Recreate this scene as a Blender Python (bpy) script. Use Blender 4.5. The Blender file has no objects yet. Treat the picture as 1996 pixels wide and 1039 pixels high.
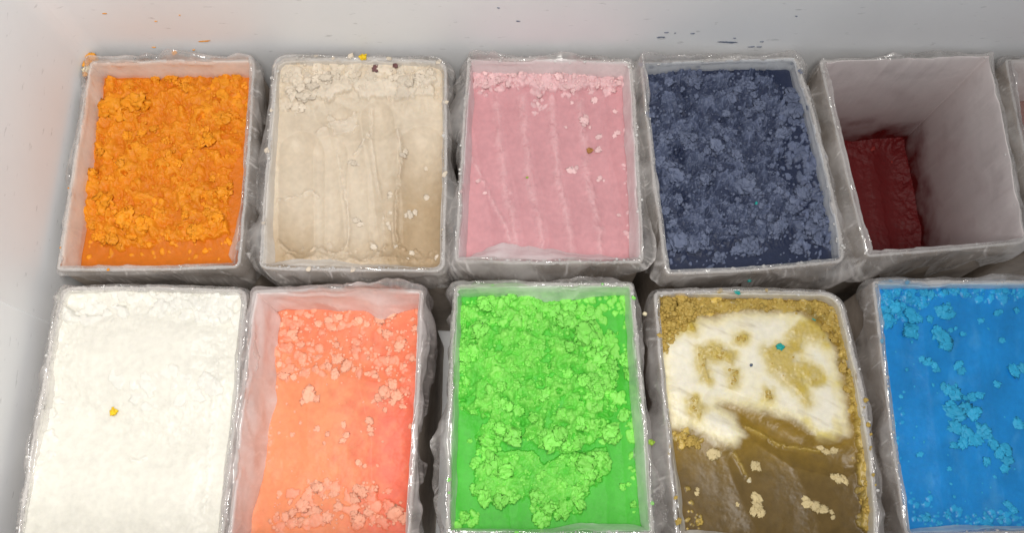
import bpy, bmesh, math, random
import numpy as np
from mathutils import Vector
S = bpy.context.scene
C = S.collection
rng = np.random.default_rng(7)
random.seed(7)

# ------------------------------------------------------------------ camera
HC, TH, F = 1.01, math.radians(17.7), 1600.0
cam_d = bpy.data.cameras.new('camera'); cam = bpy.data.objects.new('camera', cam_d); C.objects.link(cam)
cam.location = (0, 0, HC); cam.rotation_euler = (TH, 0, 0)
cam_d.sensor_width = 36; cam_d.lens = F/1996*36
cam_d.clip_start = .02; cam_d.clip_end = 50
S.camera = cam
# ------------------------------------------------------------------ world, lamps, exposure
w = bpy.data.worlds.new('World'); S.world = w; w.use_nodes = True
bg = w.node_tree.nodes['Background']; bg.inputs[0].default_value = (.86, .90, 1.0, 1); bg.inputs[1].default_value = .23
def lamp(name, loc, target, sx, sy, power, col):
    l = bpy.data.lights.new(name, 'AREA'); l.shape = 'RECTANGLE'; l.size = sx; l.size_y = sy; l.energy = power; l.color = col; l.spread = math.radians(140)
    o = bpy.data.objects.new(name, l); C.objects.link(o); o.location = loc
    d = Vector(target)-Vector(loc); o.rotation_euler = d.to_track_quat('-Z', 'Y').to_euler()
    return o
lamp('ceiling_lamp', (-.06, .16, 1.38), (-.42, .06, .25), .26, .16, 4.5, (1.0, .95, .89))
lamp('fill_light', (.04, -.30, 1.60), (-.25, .15, .25), .7, .10, 5.4, (1.0, .97, .93))  # added fill, out of view: brightens inner walls and gives the film highlights
S.view_settings.view_transform = 'Standard'; S.view_settings.look = 'None'
S.view_settings.exposure = 0; S.view_settings.gamma = 1
S.cycles.transparent_max_bounces = 24; S.cycles.max_bounces = 10; S.cycles.diffuse_bounces = 5

# ------------------------------------------------------------------ maths helpers
RIM = .25
ct, st = math.cos(TH), math.sin(TH)
def P(px, py, z):
    """photo pixel -> world point on the level plane z (survey of the photograph)"""
    px = np.asarray(px, float); py = np.asarray(py, float)
    x = (px-998)/F; y = (519.5-py)/F
    yy = y*ct+st; zz = y*st-ct
    t = (z-HC)/zz
    return x*t, yy*t
def Q(x, y, z):
    d = HC-z
    yc = y*ct-d*st; zc = -(y*st+d*ct)
    return 998+x/-zc*F, 519.5-yc/-zc*F
_perm = {}
def _tab(seed):
    if seed not in _perm:
        r = np.random.default_rng(seed+100)
        p = r.permutation(256); g = r.normal(size=(256, 3)); g /= np.linalg.norm(g, axis=1)[:, None]
        _perm[seed] = (np.concatenate([p, p]), g)
    return _perm[seed]
def pn(x, y, z=0., seed=0):
    x, y, z = np.broadcast_arrays(np.asarray(x, float), np.asarray(y, float), np.asarray(z, float))
    p, g = _tab(seed)
    xi, yi, zi = np.floor(x).astype(int), np.floor(y).astype(int), np.floor(z).astype(int)
    fx, fy, fz = x-xi, y-yi, z-zi
    u, v, w_ = [f*f*f*(f*(f*6-15)+10) for f in (fx, fy, fz)]
    out = 0
    for dx in (0, 1):
        for dy in (0, 1):
            for dz in (0, 1):
                h = p[(p[(p[(xi+dx) & 255]+yi+dy) & 255]+zi+dz) & 255]
                gg = g[h]
                dot = gg[..., 0]*(fx-dx)+gg[..., 1]*(fy-dy)+gg[..., 2]*(fz-dz)
                out = out+dot*(u if dx else 1-u)*(v if dy else 1-v)*(w_ if dz else 1-w_)
    return out*1.6
def fbm(x, y, z=0., o=4, seed=0, gain=.5, kind=0):
    a, s, t = 1., 0, 0
    for k in range(o):
        n = pn(np.asarray(x)*2**k+k*7.3, np.asarray(y)*2**k, np.asarray(z)*2**k, seed+k)
        if kind == 1: n = np.abs(n)*2-.4      # billow
        if kind == 2: n = .6-np.abs(n)*2      # ridged
        s = s+a*n; t += a; a *= gain
    return s/t
def facet(x, y, z, seed=0):
    """lower envelope of tilted pyramids: flat facets meeting in sharp creases (crumpled film)"""
    P3 = np.stack(np.broadcast_arrays(x, y, z), -1).astype(float); b = np.floor(P3).astype(int)
    p, g = _tab(seed+40); best = np.full(P3.shape[:-1], 9.)
    for dx in (-1, 0, 1):
        for dy in (-1, 0, 1):
            for dz in (-1, 0, 1):
                c = b+np.array([dx, dy, dz])
                h = p[(p[(p[c[..., 0] & 255]+c[..., 1]) & 255]+c[..., 2]) & 255]
                cen = c+.5+g[h]*.45; d = P3-cen
                a1 = g[(h*7+3) & 255]; a2 = g[(h*13+5) & 255]; a3 = g[(h*29+11) & 255]
                v = np.maximum(np.abs((d*a1).sum(-1)), np.maximum(np.abs((d*a2).sum(-1)), np.abs((d*a3).sum(-1))))
                v = v+.35*np.abs(d).sum(-1)
                best = np.minimum(best, v)
    return best*1.6-.75
def sstep(a, b, x):
    t = np.clip((x-a)/(b-a), 0, 1); return t*t*(3-2*t)
def sdf(poly, X, Y):
    """signed distance, positive inside"""
    p = np.asarray(poly, float); n = len(p)
    d = np.full(X.shape, 1e18); ins = np.zeros(X.shape, bool)
    for i in range(n):
        ax, ay = p[i]; bx, by = p[(i+1) % n]
        ex, ey = bx-ax, by-ay
        t = np.clip(((X-ax)*ex+(Y-ay)*ey)/(ex*ex+ey*ey+1e-18), 0, 1)
        d = np.minimum(d, (X-ax-ex*t)**2+(Y-ay-ey*t)**2)
        c = ((ay > Y) != (by > Y)) & (X < (bx-ax)*(Y-ay)/((by-ay) if by != ay else 1e-12)+ax)
        ins ^= c
    d = np.sqrt(d); return np.where(ins, d, -d)
def dline(pl, X, Y):
    d = np.full(X.shape, 1e18); along = np.zeros(X.shape)
    for i in range(len(pl)-1):
        ax, ay = pl[i]; bx, by = pl[i+1]; ex, ey = bx-ax, by-ay
        t = np.clip(((X-ax)*ex+(Y-ay)*ey)/(ex*ex+ey*ey), 0, 1)
        dd = (X-ax-ex*t)**2+(Y-ay-ey*t)**2
        d = np.minimum(d, dd)
    return np.sqrt(d)

# ------------------------------------------------------------------ object helpers
def mesh(name, V, Fc, mat, parent=None, loc=(0, 0, 0), col=None, smooth=True):
    V = np.asarray(V, np.float32)-np.asarray(loc, np.float32)
    Fc = np.asarray(Fc, np.int32)
    me = bpy.data.meshes.new(name)
    k = Fc.shape[1]
    me.vertices.add(len(V)); me.vertices.foreach_set('co', V.ravel())
    me.loops.add(Fc.size); me.loops.foreach_set('vertex_index', Fc.ravel())
    me.polygons.add(len(Fc)); me.polygons.foreach_set('loop_start', np.arange(0, Fc.size, k, dtype=np.int32))
    me.update(calc_edges=True); me.validate()
    me.polygons.foreach_set('use_smooth', np.full(len(me.polygons), smooth))
    if col is not None:
        a = me.color_attributes.new('col', 'FLOAT_COLOR', 'POINT')
        c4 = np.ones((len(V), 4), np.float32); c4[:, :3] = col
        a.data.foreach_set('color', c4.ravel())
    me.materials.append(mat)
    o = bpy.data.objects.new(name, me); C.objects.link(o)
    if parent is None: o.location = loc
    else:
        o.parent = parent
        o.location = Vector(loc)-parent.location
    return o
def tag(o, label=None, cat=None, group=None, kind=None):
    if label: o['label'] = label
    if cat: o['category'] = cat
    if group: o['group'] = group
    if kind: o['kind'] = kind
    return o
def empty(name, loc):
    o = bpy.data.objects.new(name, None); C.objects.link(o); o.location = loc; o.empty_display_size = .05; return o
def gridfaces(n, m, wrap=False):
    """n rows, m cols"""
    i = np.arange(n-1)[:, None]; j = np.arange(m if wrap else m-1)[None]
    j2 = (j+1) % m
    return np.stack([i*m+j, i*m+j2, (i+1)*m+j2, (i+1)*m+j], -1).reshape(-1, 4)

# ------------------------------------------------------------------ materials
def newmat(name):
    m = bpy.data.materials.new(name); m.use_nodes = True
    nt = m.node_tree; b = nt.nodes['Principled BSDF']
    return m, nt, b
def N(nt, t, **kw):
    n = nt.nodes.new(t)
    for k, v in kw.items(): setattr(n, k, v)
    return n
def bumpify(nt, b, scale, strength, dist=.0005, detail=4, scale2=None):
    tc = N(nt, 'ShaderNodeNewGeometry'); no = N(nt, 'ShaderNodeTexNoise'); no.inputs['Scale'].default_value = scale; no.inputs['Detail'].default_value = detail
    no.inputs['Roughness'].default_value = .65
    bu = N(nt, 'ShaderNodeBump'); bu.inputs['Strength'].default_value = strength; bu.inputs['Distance'].default_value = dist
    nt.links.new(tc.outputs['Position'], no.inputs['Vector']); nt.links.new(no.outputs['Fac'], bu.inputs['Height'])
    nt.links.new(bu.outputs['Normal'], b.inputs['Normal'])
    return tc, no
def ice_mat(name, rough=.55, sss=.25, rad=(1, .7, .5), spec=.35, color=None, bump=.35, bscale=900, coat=0.0):
    m, nt, b = newmat(name)
    b.inputs['Roughness'].default_value = rough; b.inputs['Specular IOR Level'].default_value = spec
    b.inputs['Subsurface Weight'].default_value = sss; b.inputs['Subsurface Scale'].default_value = .004
    b.inputs['Subsurface Radius'].default_value = rad
    b.inputs['Coat Weight'].default_value = coat; b.inputs['Coat Roughness'].default_value = .25
    if color is not None: bump = min(bump, .25); b.inputs['Subsurface Weight'].default_value = 0
    tc, no = bumpify(nt, b, bscale, bump)
    mx = N(nt, 'ShaderNodeMix', data_type='RGBA', blend_type='MULTIPLY'); mx.inputs[0].default_value = 1
    n2 = N(nt, 'ShaderNodeTexNoise'); n2.inputs['Scale'].default_value = 160; n2.inputs['Detail'].default_value = 5
    mr = N(nt, 'ShaderNodeMapRange'); mr.inputs[3].default_value = .84; mr.inputs[4].default_value = 1.12
    nt.links.new(tc.outputs['Position'], n2.inputs['Vector']); nt.links.new(n2.outputs['Fac'], mr.inputs[0])
    if color is None:
        at = N(nt, 'ShaderNodeVertexColor', layer_name='col'); nt.links.new(at.outputs['Color'], mx.inputs[6])
    else: mx.inputs[6].default_value = (*color, 1)
    nt.links.new(mr.outputs[0], mx.inputs[7])
    oi = N(nt, 'ShaderNodeObjectInfo'); r2 = N(nt, 'ShaderNodeMapRange'); r2.inputs[3].default_value = .88 if color is not None else 1; r2.inputs[4].default_value = 1.06 if color is not None else 1
    mz = N(nt, 'ShaderNodeMix', data_type='RGBA', blend_type='MULTIPLY'); mz.inputs[0].default_value = 1
    nt.links.new(oi.outputs['Random'], r2.inputs[0]); nt.links.new(mx.outputs[2], mz.inputs[6]); nt.links.new(r2.outputs[0], mz.inputs[7])
    nt.links.new(mz.outputs[2], b.inputs['Base Color'])
    return m
def board_mat(name, c1, c2, rough=.7):
    m, nt, b = newmat(name); b.inputs['Roughness'].default_value = rough
    tc, no = bumpify(nt, b, 500, .25)
    n2 = N(nt, 'ShaderNodeTexNoise'); n2.inputs['Scale'].default_value = 22; n2.inputs['Detail'].default_value = 8; n2.inputs['Roughness'].default_value = .7
    cr = N(nt, 'ShaderNodeValToRGB'); cr.color_ramp.elements[0].color = (*c1, 1); cr.color_ramp.elements[1].color = (*c2, 1)
    cr.color_ramp.elements[0].position = .35; cr.color_ramp.elements[1].position = .65
    nt.links.new(tc.outputs['Position'], n2.inputs['Vector']); nt.links.new(n2.outputs['Fac'], cr.inputs[0]); nt.links.new(cr.outputs[0], b.inputs['Base Color'])
    return m
def film_mat(name, op0, op1, tint=(.93, .93, .93), stain=None, through=.42):
    m, nt, b = newmat(name); nt.nodes.remove(b)
    out = nt.nodes['Material Output']
    tr = N(nt, 'ShaderNodeBsdfTransparent'); tr.inputs[0].default_value = (.97, .97, .97, 1)
    df = N(nt, 'ShaderNodeBsdfDiffuse'); df.inputs[0].default_value = (*tint, 1)
    tl = N(nt, 'ShaderNodeBsdfTranslucent'); tl.inputs[0].default_value = (*tint, 1)
    gl = N(nt, 'ShaderNodeBsdfGlossy'); gl.inputs['Roughness'].default_value = .085
    m1 = N(nt, 'ShaderNodeMixShader'); m1.inputs[0].default_value = through
    m2 = N(nt, 'ShaderNodeMixShader'); m3 = N(nt, 'ShaderNodeMixShader')
    tc = N(nt, 'ShaderNodeNewGeometry'); no = N(nt, 'ShaderNodeTexNoise'); no.inputs['Scale'].default_value = 30; no.inputs['Detail'].default_value = 5
    mr = N(nt, 'ShaderNodeMapRange'); mr.inputs[1].default_value = .35; mr.inputs[2].default_value = .65; mr.inputs[3].default_value = op0; mr.inputs[4].default_value = op1
    lw = N(nt, 'ShaderNodeLayerWeight'); lw.inputs[0].default_value = .5
    ad = N(nt, 'ShaderNodeMath', operation='MULTIPLY_ADD'); ad.inputs[1].default_value = .18; ad.use_clamp = True
    L = nt.links.new
    L(tc.outputs['Position'], no.inputs['Vector']); L(no.outputs['Fac'], mr.inputs[0])
    L(lw.outputs['Facing'], ad.inputs[0]); L(mr.outputs[0], ad.inputs[2])
    L(df.outputs[0], m1.inputs[1]); L(tl.outputs[0], m1.inputs[2])
    fo = N(nt, 'ShaderNodeAttribute', attribute_name='fold'); a3 = N(nt, 'ShaderNodeMath', operation='ADD'); a3.use_clamp = True
    L(ad.outputs[0], a3.inputs[0]); L(fo.outputs['Fac'], a3.inputs[1]); L(a3.outputs[0], m2.inputs[0]); L(tr.outputs[0], m2.inputs[1]); L(m1.outputs[0], m2.inputs[2])
    if stain:          # residue that clings to the film low in the carton
        sp = N(nt, 'ShaderNodeSeparateXYZ'); L(tc.outputs['Position'], sp.inputs[0])
        sc = N(nt, 'ShaderNodeMath', operation='MULTIPLY_ADD'); sc.inputs[1].default_value = -.10; L(no.outputs['Fac'], sc.inputs[0]); L(sp.outputs['Z'], sc.inputs[2])
        m_ = N(nt, 'ShaderNodeMapRange'); m_.inputs[1].default_value = stain[0]; m_.inputs[2].default_value = stain[1]; L(sc.outputs[0], m_.inputs[0])
        cr = N(nt, 'ShaderNodeValToRGB'); cr.color_ramp.elements[0].color = (*stain[2], 1); cr.color_ramp.elements[1].color = (*tint, 1); L(m_.outputs[0], cr.inputs[0])
        e = cr.color_ramp.elements.new(.35); e.color = tuple(.45*a_+.55*b_ for a_, b_ in zip(stain[2], tint))+(1,)
        L(cr.outputs[0], df.inputs[0]); L(cr.outputs[0], tl.inputs[0])
    fr = N(nt, 'ShaderNodeMath', operation='MULTIPLY_ADD'); pw = N(nt, 'ShaderNodeMath', operation='POWER'); pw.inputs[1].default_value = 4.0; fr.inputs[1].default_value = .45; fr.inputs[2].default_value = .085; L(lw.outputs['Facing'], pw.inputs[0]); L(pw.outputs[0], fr.inputs[0])
    n2 = N(nt, 'ShaderNodeTexNoise'); n2.inputs['Scale'].default_value = 140; n2.inputs['Detail'].default_value = 3
    bu = N(nt, 'ShaderNodeBump'); bu.inputs['Strength'].default_value = .5; bu.inputs['Distance'].default_value = .0012
    L(tc.outputs['Position'], n2.inputs['Vector']); L(n2.outputs['Fac'], bu.inputs['Height']); L(bu.outputs[0], gl.inputs['Normal'])
    L(fr.outputs[0], m3.inputs[0]); L(m2.outputs[0], m3.inputs[1]); L(gl.outputs[0], m3.inputs[2]); L(m3.outputs[0], out.inputs[0])
    return m
def wall_mat():
    m, nt, b = newmat('freezer_plastic'); b.inputs['Roughness'].default_value = .42; b.inputs['Specular IOR Level'].default_value = .4
    tc, no = bumpify(nt, b, 260, .12)
    n2 = N(nt, 'ShaderNodeTexNoise'); n2.inputs['Scale'].default_value = 4; n2.inputs['Detail'].default_value = 7; n2.inputs['Roughness'].default_value = .6
    cr = N(nt, 'ShaderNodeValToRGB'); cr.color_ramp.elements[0].color = (.745, .76, .775, 1); cr.color_ramp.elements[1].color = (.82, .835, .85, 1)
    cr.color_ramp.elements[0].position = .3; cr.color_ramp.elements[1].position = .7
    nt.links.new(tc.outputs['Position'], n2.inputs['Vector']); nt.links.new(n2.outputs['Fac'], cr.inputs[0])
    # faint scuffs and specks of dirt
    mp = N(nt, 'ShaderNodeMapping'); mp.inputs['Scale'].default_value = (60, 60, 190); n3 = N(nt, 'ShaderNodeTexNoise'); n3.inputs['Scale'].default_value = 1; n3.inputs['Detail'].default_value = 6
    r3 = N(nt, 'ShaderNodeMapRange'); r3.inputs[1].default_value = .66; r3.inputs[2].default_value = .74; r3.inputs[3].default_value = 1; r3.inputs[4].default_value = .72
    mx = N(nt, 'ShaderNodeMix', data_type='RGBA', blend_type='MULTIPLY'); mx.inputs[0].default_value = 1
    nt.links.new(tc.outputs['Position'], mp.inputs[0]); nt.links.new(mp.outputs[0], n3.inputs['Vector']); nt.links.new(n3.outputs['Fac'], r3.inputs[0])
    nt.links.new(cr.outputs[0], mx.inputs[6]); nt.links.new(r3.outputs[0], mx.inputs[7]); nt.links.new(mx.outputs[2], b.inputs['Base Color'])
    return m
M_wall = wall_mat()
M_board = board_mat('waxed_board', (.29, .235, .19), (.50, .43, .365))
M_boardin = board_mat('frosted_board', (.84, .81, .78), (.90, .88, .86))
M_frost = ice_mat('frost', rough=.6, sss=.2, color=(.60, .575, .55), bump=.6, bscale=500)
M_snow = ice_mat('frost_snow', rough=.7, spec=.15, color=(.68, .67, .65))
M_film = film_mat('milky_film', .08, .40, (.95, .92, .90))
M_film_in = film_mat('clear_film', .04, .22, (.95, .93, .92))
def stained(name, tint, a=.35, b=.68):
    return film_mat(name, a, b, tuple(.5+.5*t for t in tint), through=.12)

# ------------------------------------------------------------------ the freezer (the setting)
ybk = float(P(998, 94, RIM)[1]); xlf = float(P(162, 102, RIM)[0]); xrt = .80; yfr = -.05; ZT = .47
def cabinet():
    # inner liner ring with rounded corners, one sheet per wall
    r = .022; pts = []
    def arc(cx, cy, a0, a1, n=10):
        for k in range(n+1):
            a = math.radians(a0+(a1-a0)*k/n); pts.append((cx+r*math.cos(a), cy+r*math.sin(a)))
    split = []
    arc(xlf+r, yfr+r, 225, 180, 5); ysplit = float(P(60, 590, .30)[1])
    left = list(pts)+[(xlf, ysplit)]
    pts.clear(); pts.append((xlf-.004, ysplit-.0006)); pts.append((xlf+.0006, ysplit-.0006)); pts.append((xlf+.0008, ysplit)); arc(xlf+r, ybk-r, 180, 135, 6); left2 = list(pts)
    pts.clear(); arc(xlf+r, ybk-r, 135, 90, 6); arc(xrt-r, ybk-r, 90, 45, 6); back = list(pts)
    pts.clear(); arc(xrt-r, ybk-r, 45, 0, 6); arc(xrt-r, yfr+r, 0, -45, 6); right = list(pts)
    pts.clear(); arc(xrt-r, yfr+r, -45, -90, 6); arc(xlf+r, yfr+r, -90, -135, 6); front = list(pts)
    def sheet(name, pl, label=None):
        V = []; T = .05; n = len(pl)
        cx, cy = (xlf+xrt)/2, (yfr+ybk)/2
        out = []
        for i in range(n):
            a = Vector(pl[max(i-1, 0)]); b = Vector(pl[min(i+1, n-1)]); d = (b-a).normalized()
            out.append(Vector(pl[i])+Vector((-d.y, d.x))*T)
        rows = []
        zs = [0, .2, ZT-.006]
        for z in zs: rows.append([(x, y, z) for x, y in pl])
        rows.append([(x+(o.x-x)*.04, y+(o.y-y)*.04, ZT-.001) for (x, y), o in zip(pl, out)])
        rows.append([(x+(o.x-x)*.15, y+(o.y-y)*.15, ZT) for (x, y), o in zip(pl, out)])
        rows.append([(o.x, o.y, ZT) for o in out]); rows.append([(o.x, o.y, -.05) for o in out])
        V = np.array(rows).reshape(-1, 3)
        tag(mesh(name, V, gridfaces(len(rows), n), M_wall), kind='structure')
    sheet('wall_left_front', left); sheet('wall_left_back', left2); sheet('wall_back', back); sheet('wall_right', right); sheet('wall_front', front)
    V = [(xlf-.02, yfr-.02, 0), (xrt+.02, yfr-.02, 0), (xrt+.02, ybk+.02, 0), (xlf-.02, ybk+.02, 0)]
    V += [(a, b, -.05) for a, b, c in V]
    tag(mesh('freezer_floor', V, [[0, 1, 2, 3], [7, 6, 5, 4], [0, 4, 5, 1], [1, 5, 6, 2], [2, 6, 7, 3], [3, 7, 4, 0]], M_wall, smooth=False), kind='structure')
cabinet()

# ------------------------------------------------------------------ cartons
WT = .0031
def rimpath(cs, rad, bulge, n=360):
    """cs: BL,BR,FR,FL pixel corners at rim height; returns points, outward normals, side parameter"""
    c = np.array([P(x, y, RIM) for x, y in cs]).reshape(4, 2)
    pts, ss = [], []
    for k in range(4):
        prv, cur, nxt = c[k-1], c[k], c[(k+1) % 4]
        r = rad[k]/1000
        l0, l1 = np.linalg.norm(prv-cur), np.linalg.norm(nxt-cur)
        q0 = cur+(prv-cur)/l0*r; q2 = cur+(nxt-cur)/l1*r
        for t in np.linspace(0, 1, 13):
            pts.append((1-t)**2*q0+2*t*(1-t)*cur+t*t*q2)
            ss.append(k+(-r/l0*(1-t)+r/l1*t))
        rn = rad[(k+1) % 4]/1000
        e = nxt+(cur-nxt)/l1*rn; d = (e-q2); L = np.linalg.norm(d); nn = np.array([-d[1], d[0]])/L
        for t in np.linspace(0, 1, 40)[1:-1]:
            pts.append(q2+d*t+nn*bulge[k]/1000*math.sin(math.pi*t)); ss.append(k+r/l1+(1-(r+rn)/l1)*t)
    pts = np.array(pts); ss = np.array(ss)
    pc = np.vstack([pts, pts[:1]]); sc = np.append(ss, ss[0]+4)
    L = np.concatenate([[0], np.cumsum(np.linalg.norm(np.diff(pc, axis=0), axis=1))])
    u = np.linspace(0, L[-1], n, endpoint=False)
    p = np.stack([np.interp(u, L, pc[:, 0]), np.interp(u, L, pc[:, 1])], 1); s = np.interp(u, L, sc) % 4
    d = np.roll(p, -1, 0)-np.roll(p, 1, 0); nr = np.stack([-d[:, 1], d[:, 0]], 1); nr /= np.linalg.norm(nr, axis=1)[:, None]
    return p, nr, s, L[-1]
def smooth_n(nr, wdw):
    o = nr.copy()
    for _ in range(2):
        o = sum(np.roll(o, k, 0) for k in range(-wdw, wdw+1)); o /= np.linalg.norm(o, axis=1)[:, None]
    return o
class Carton: pass
def carton(key, cs, rad=(5, 5, 5, 5), bulge=(0, 0, 0, 0), label='', seed=0, frost=1.0):
    B = Carton(); B.key = key; B.cs = cs; B.seed = seed
    B.p, B.n, B.s, B.len = rimpath(cs, rad, bulge)
    wob = .0011*fbm(B.p[:, 0]*16, B.p[:, 1]*16, seed*2.7, 2, seed+60)+.0005*fbm(B.p[:, 0]*60, B.p[:, 1]*60, seed, 2, seed+61)
    B.p = B.p+smooth_n(B.n, 4)*wob[:, None]
    B.inn = B.p-B.n*WT
    B.c = B.p.mean(0); B.n2 = smooth_n(B.n, 6)
    root = empty('carton', (B.c[0], B.c[1], .002)); B.root = root
    tag(root, label, 'carton', 'ice cream cartons standing in the freezer')
    X, Y = B.p[:, 0], B.p[:, 1]
    warpz = .0012*fbm(X*40, Y*40, seed, 3, seed)
    # outer wall, four panels meeting at the corners and a bottom
    m = len(B.p)
    side = np.floor(B.s+1e-6).astype(int) % 4
    zr = [.002, .06, .12, .18, .22, .243]
    mid = B.c
    for k in range(4):
        idx = np.where(side == k)[0]
        # order by s
        idx = idx[np.argsort(B.s[idx])]
        nxt = (idx[-1]+1) % m
        idx = np.append(idx, nxt)
        rows = []
        po, pi_ = B.p[idx], B.inn[idx]
        no = B.n[idx]
        for z in zr:
            sag = .0010*fbm(po[:, 0]*15, po[:, 1]*15, z*15+seed, 2, seed+3)
            q = po+no*sag[:, None]
            rows.append(np.c_[q, np.full(len(q), z)])
        zt = RIM-.0015+warpz[idx]
        rows.append(np.c_[po, zt-.001]); rows.append(np.c_[po-no*.0006, zt]); rows.append(np.c_[pi_+no*.0006, zt]); rows.append(np.c_[pi_, zt-.001])
        for z in zr[::-1]: rows.append(np.c_[pi_, np.full(len(pi_), z)])
        V = np.concatenate(rows); R = len(rows)
        o = mesh('side_panel', V, gridfaces(R, len(idx))[:, ::-1], M_board, root, (B.c[0], B.c[1], .002))
        o.data.materials.append(M_boardin)
        # faces on the inside are the frosted, coated side
        mi = np.zeros(len(o.data.polygons), np.int32); per = len(idx)-1
        mi[per*8:] = 1
        o.data.polygons.foreach_set('material_index', mi)
    V = np.r_[np.c_[B.p, np.full(m, .002)], [[mid[0], mid[1], .002]], np.c_[B.p, np.full(m, .006)], [[mid[0], mid[1], .006]]]
    i = np.arange(m); j = (i+1) % m
    Fb = np.r_[np.c_[i, j, np.full(m, m)], np.c_[j+m+1, i+m+1, np.full(m, 2*m+1)]]
    mesh('bottom', V, Fb, M_board, root, (B.c[0], B.c[1], .002))
    # crust of frost on the cut edge
    n2 = m*2
    pp = np.empty((n2, 2)); pp[::2] = B.p; pp[1::2] = (B.p+np.roll(B.p, -1, 0))/2
    nn = np.empty((n2, 2)); nn[::2] = B.n; nn[1::2] = B.n
    fr = frost*(.45+.55*sstep(-.3, .3, fbm(pp[:, 0]*25, pp[:, 1]*25, seed*3.1, 3, seed+5)))
    rows = []
    for a in np.linspace(-25, 205, 11):
        ar = math.radians(a)
        rr = .0013+.0007*pn(pp[:, 0]*60, pp[:, 1]*60, seed, seed)
        ox = -WT/2+math.cos(ar)*rr; oz = math.sin(ar)*rr*.75
        q = pp+nn*ox[:, None]
        g = fbm(q[:, 0]*260, q[:, 1]*260, a*.02+seed, 3, seed+9, kind=1)
        q = pp+nn*(ox+math.cos(ar)*g*.0016*fr)[:, None]
        rows.append(np.c_[q, RIM-.0018+np.repeat(warpz, 2)+oz+np.maximum(0, math.sin(ar))*g*.0022*fr])
    mesh('frost_rim', np.concatenate(rows), gridfaces(11, n2, True)[:, ::-1], M_frost, root, (B.c[0], B.c[1], .002))
    B.frost = frost
    return B

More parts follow.
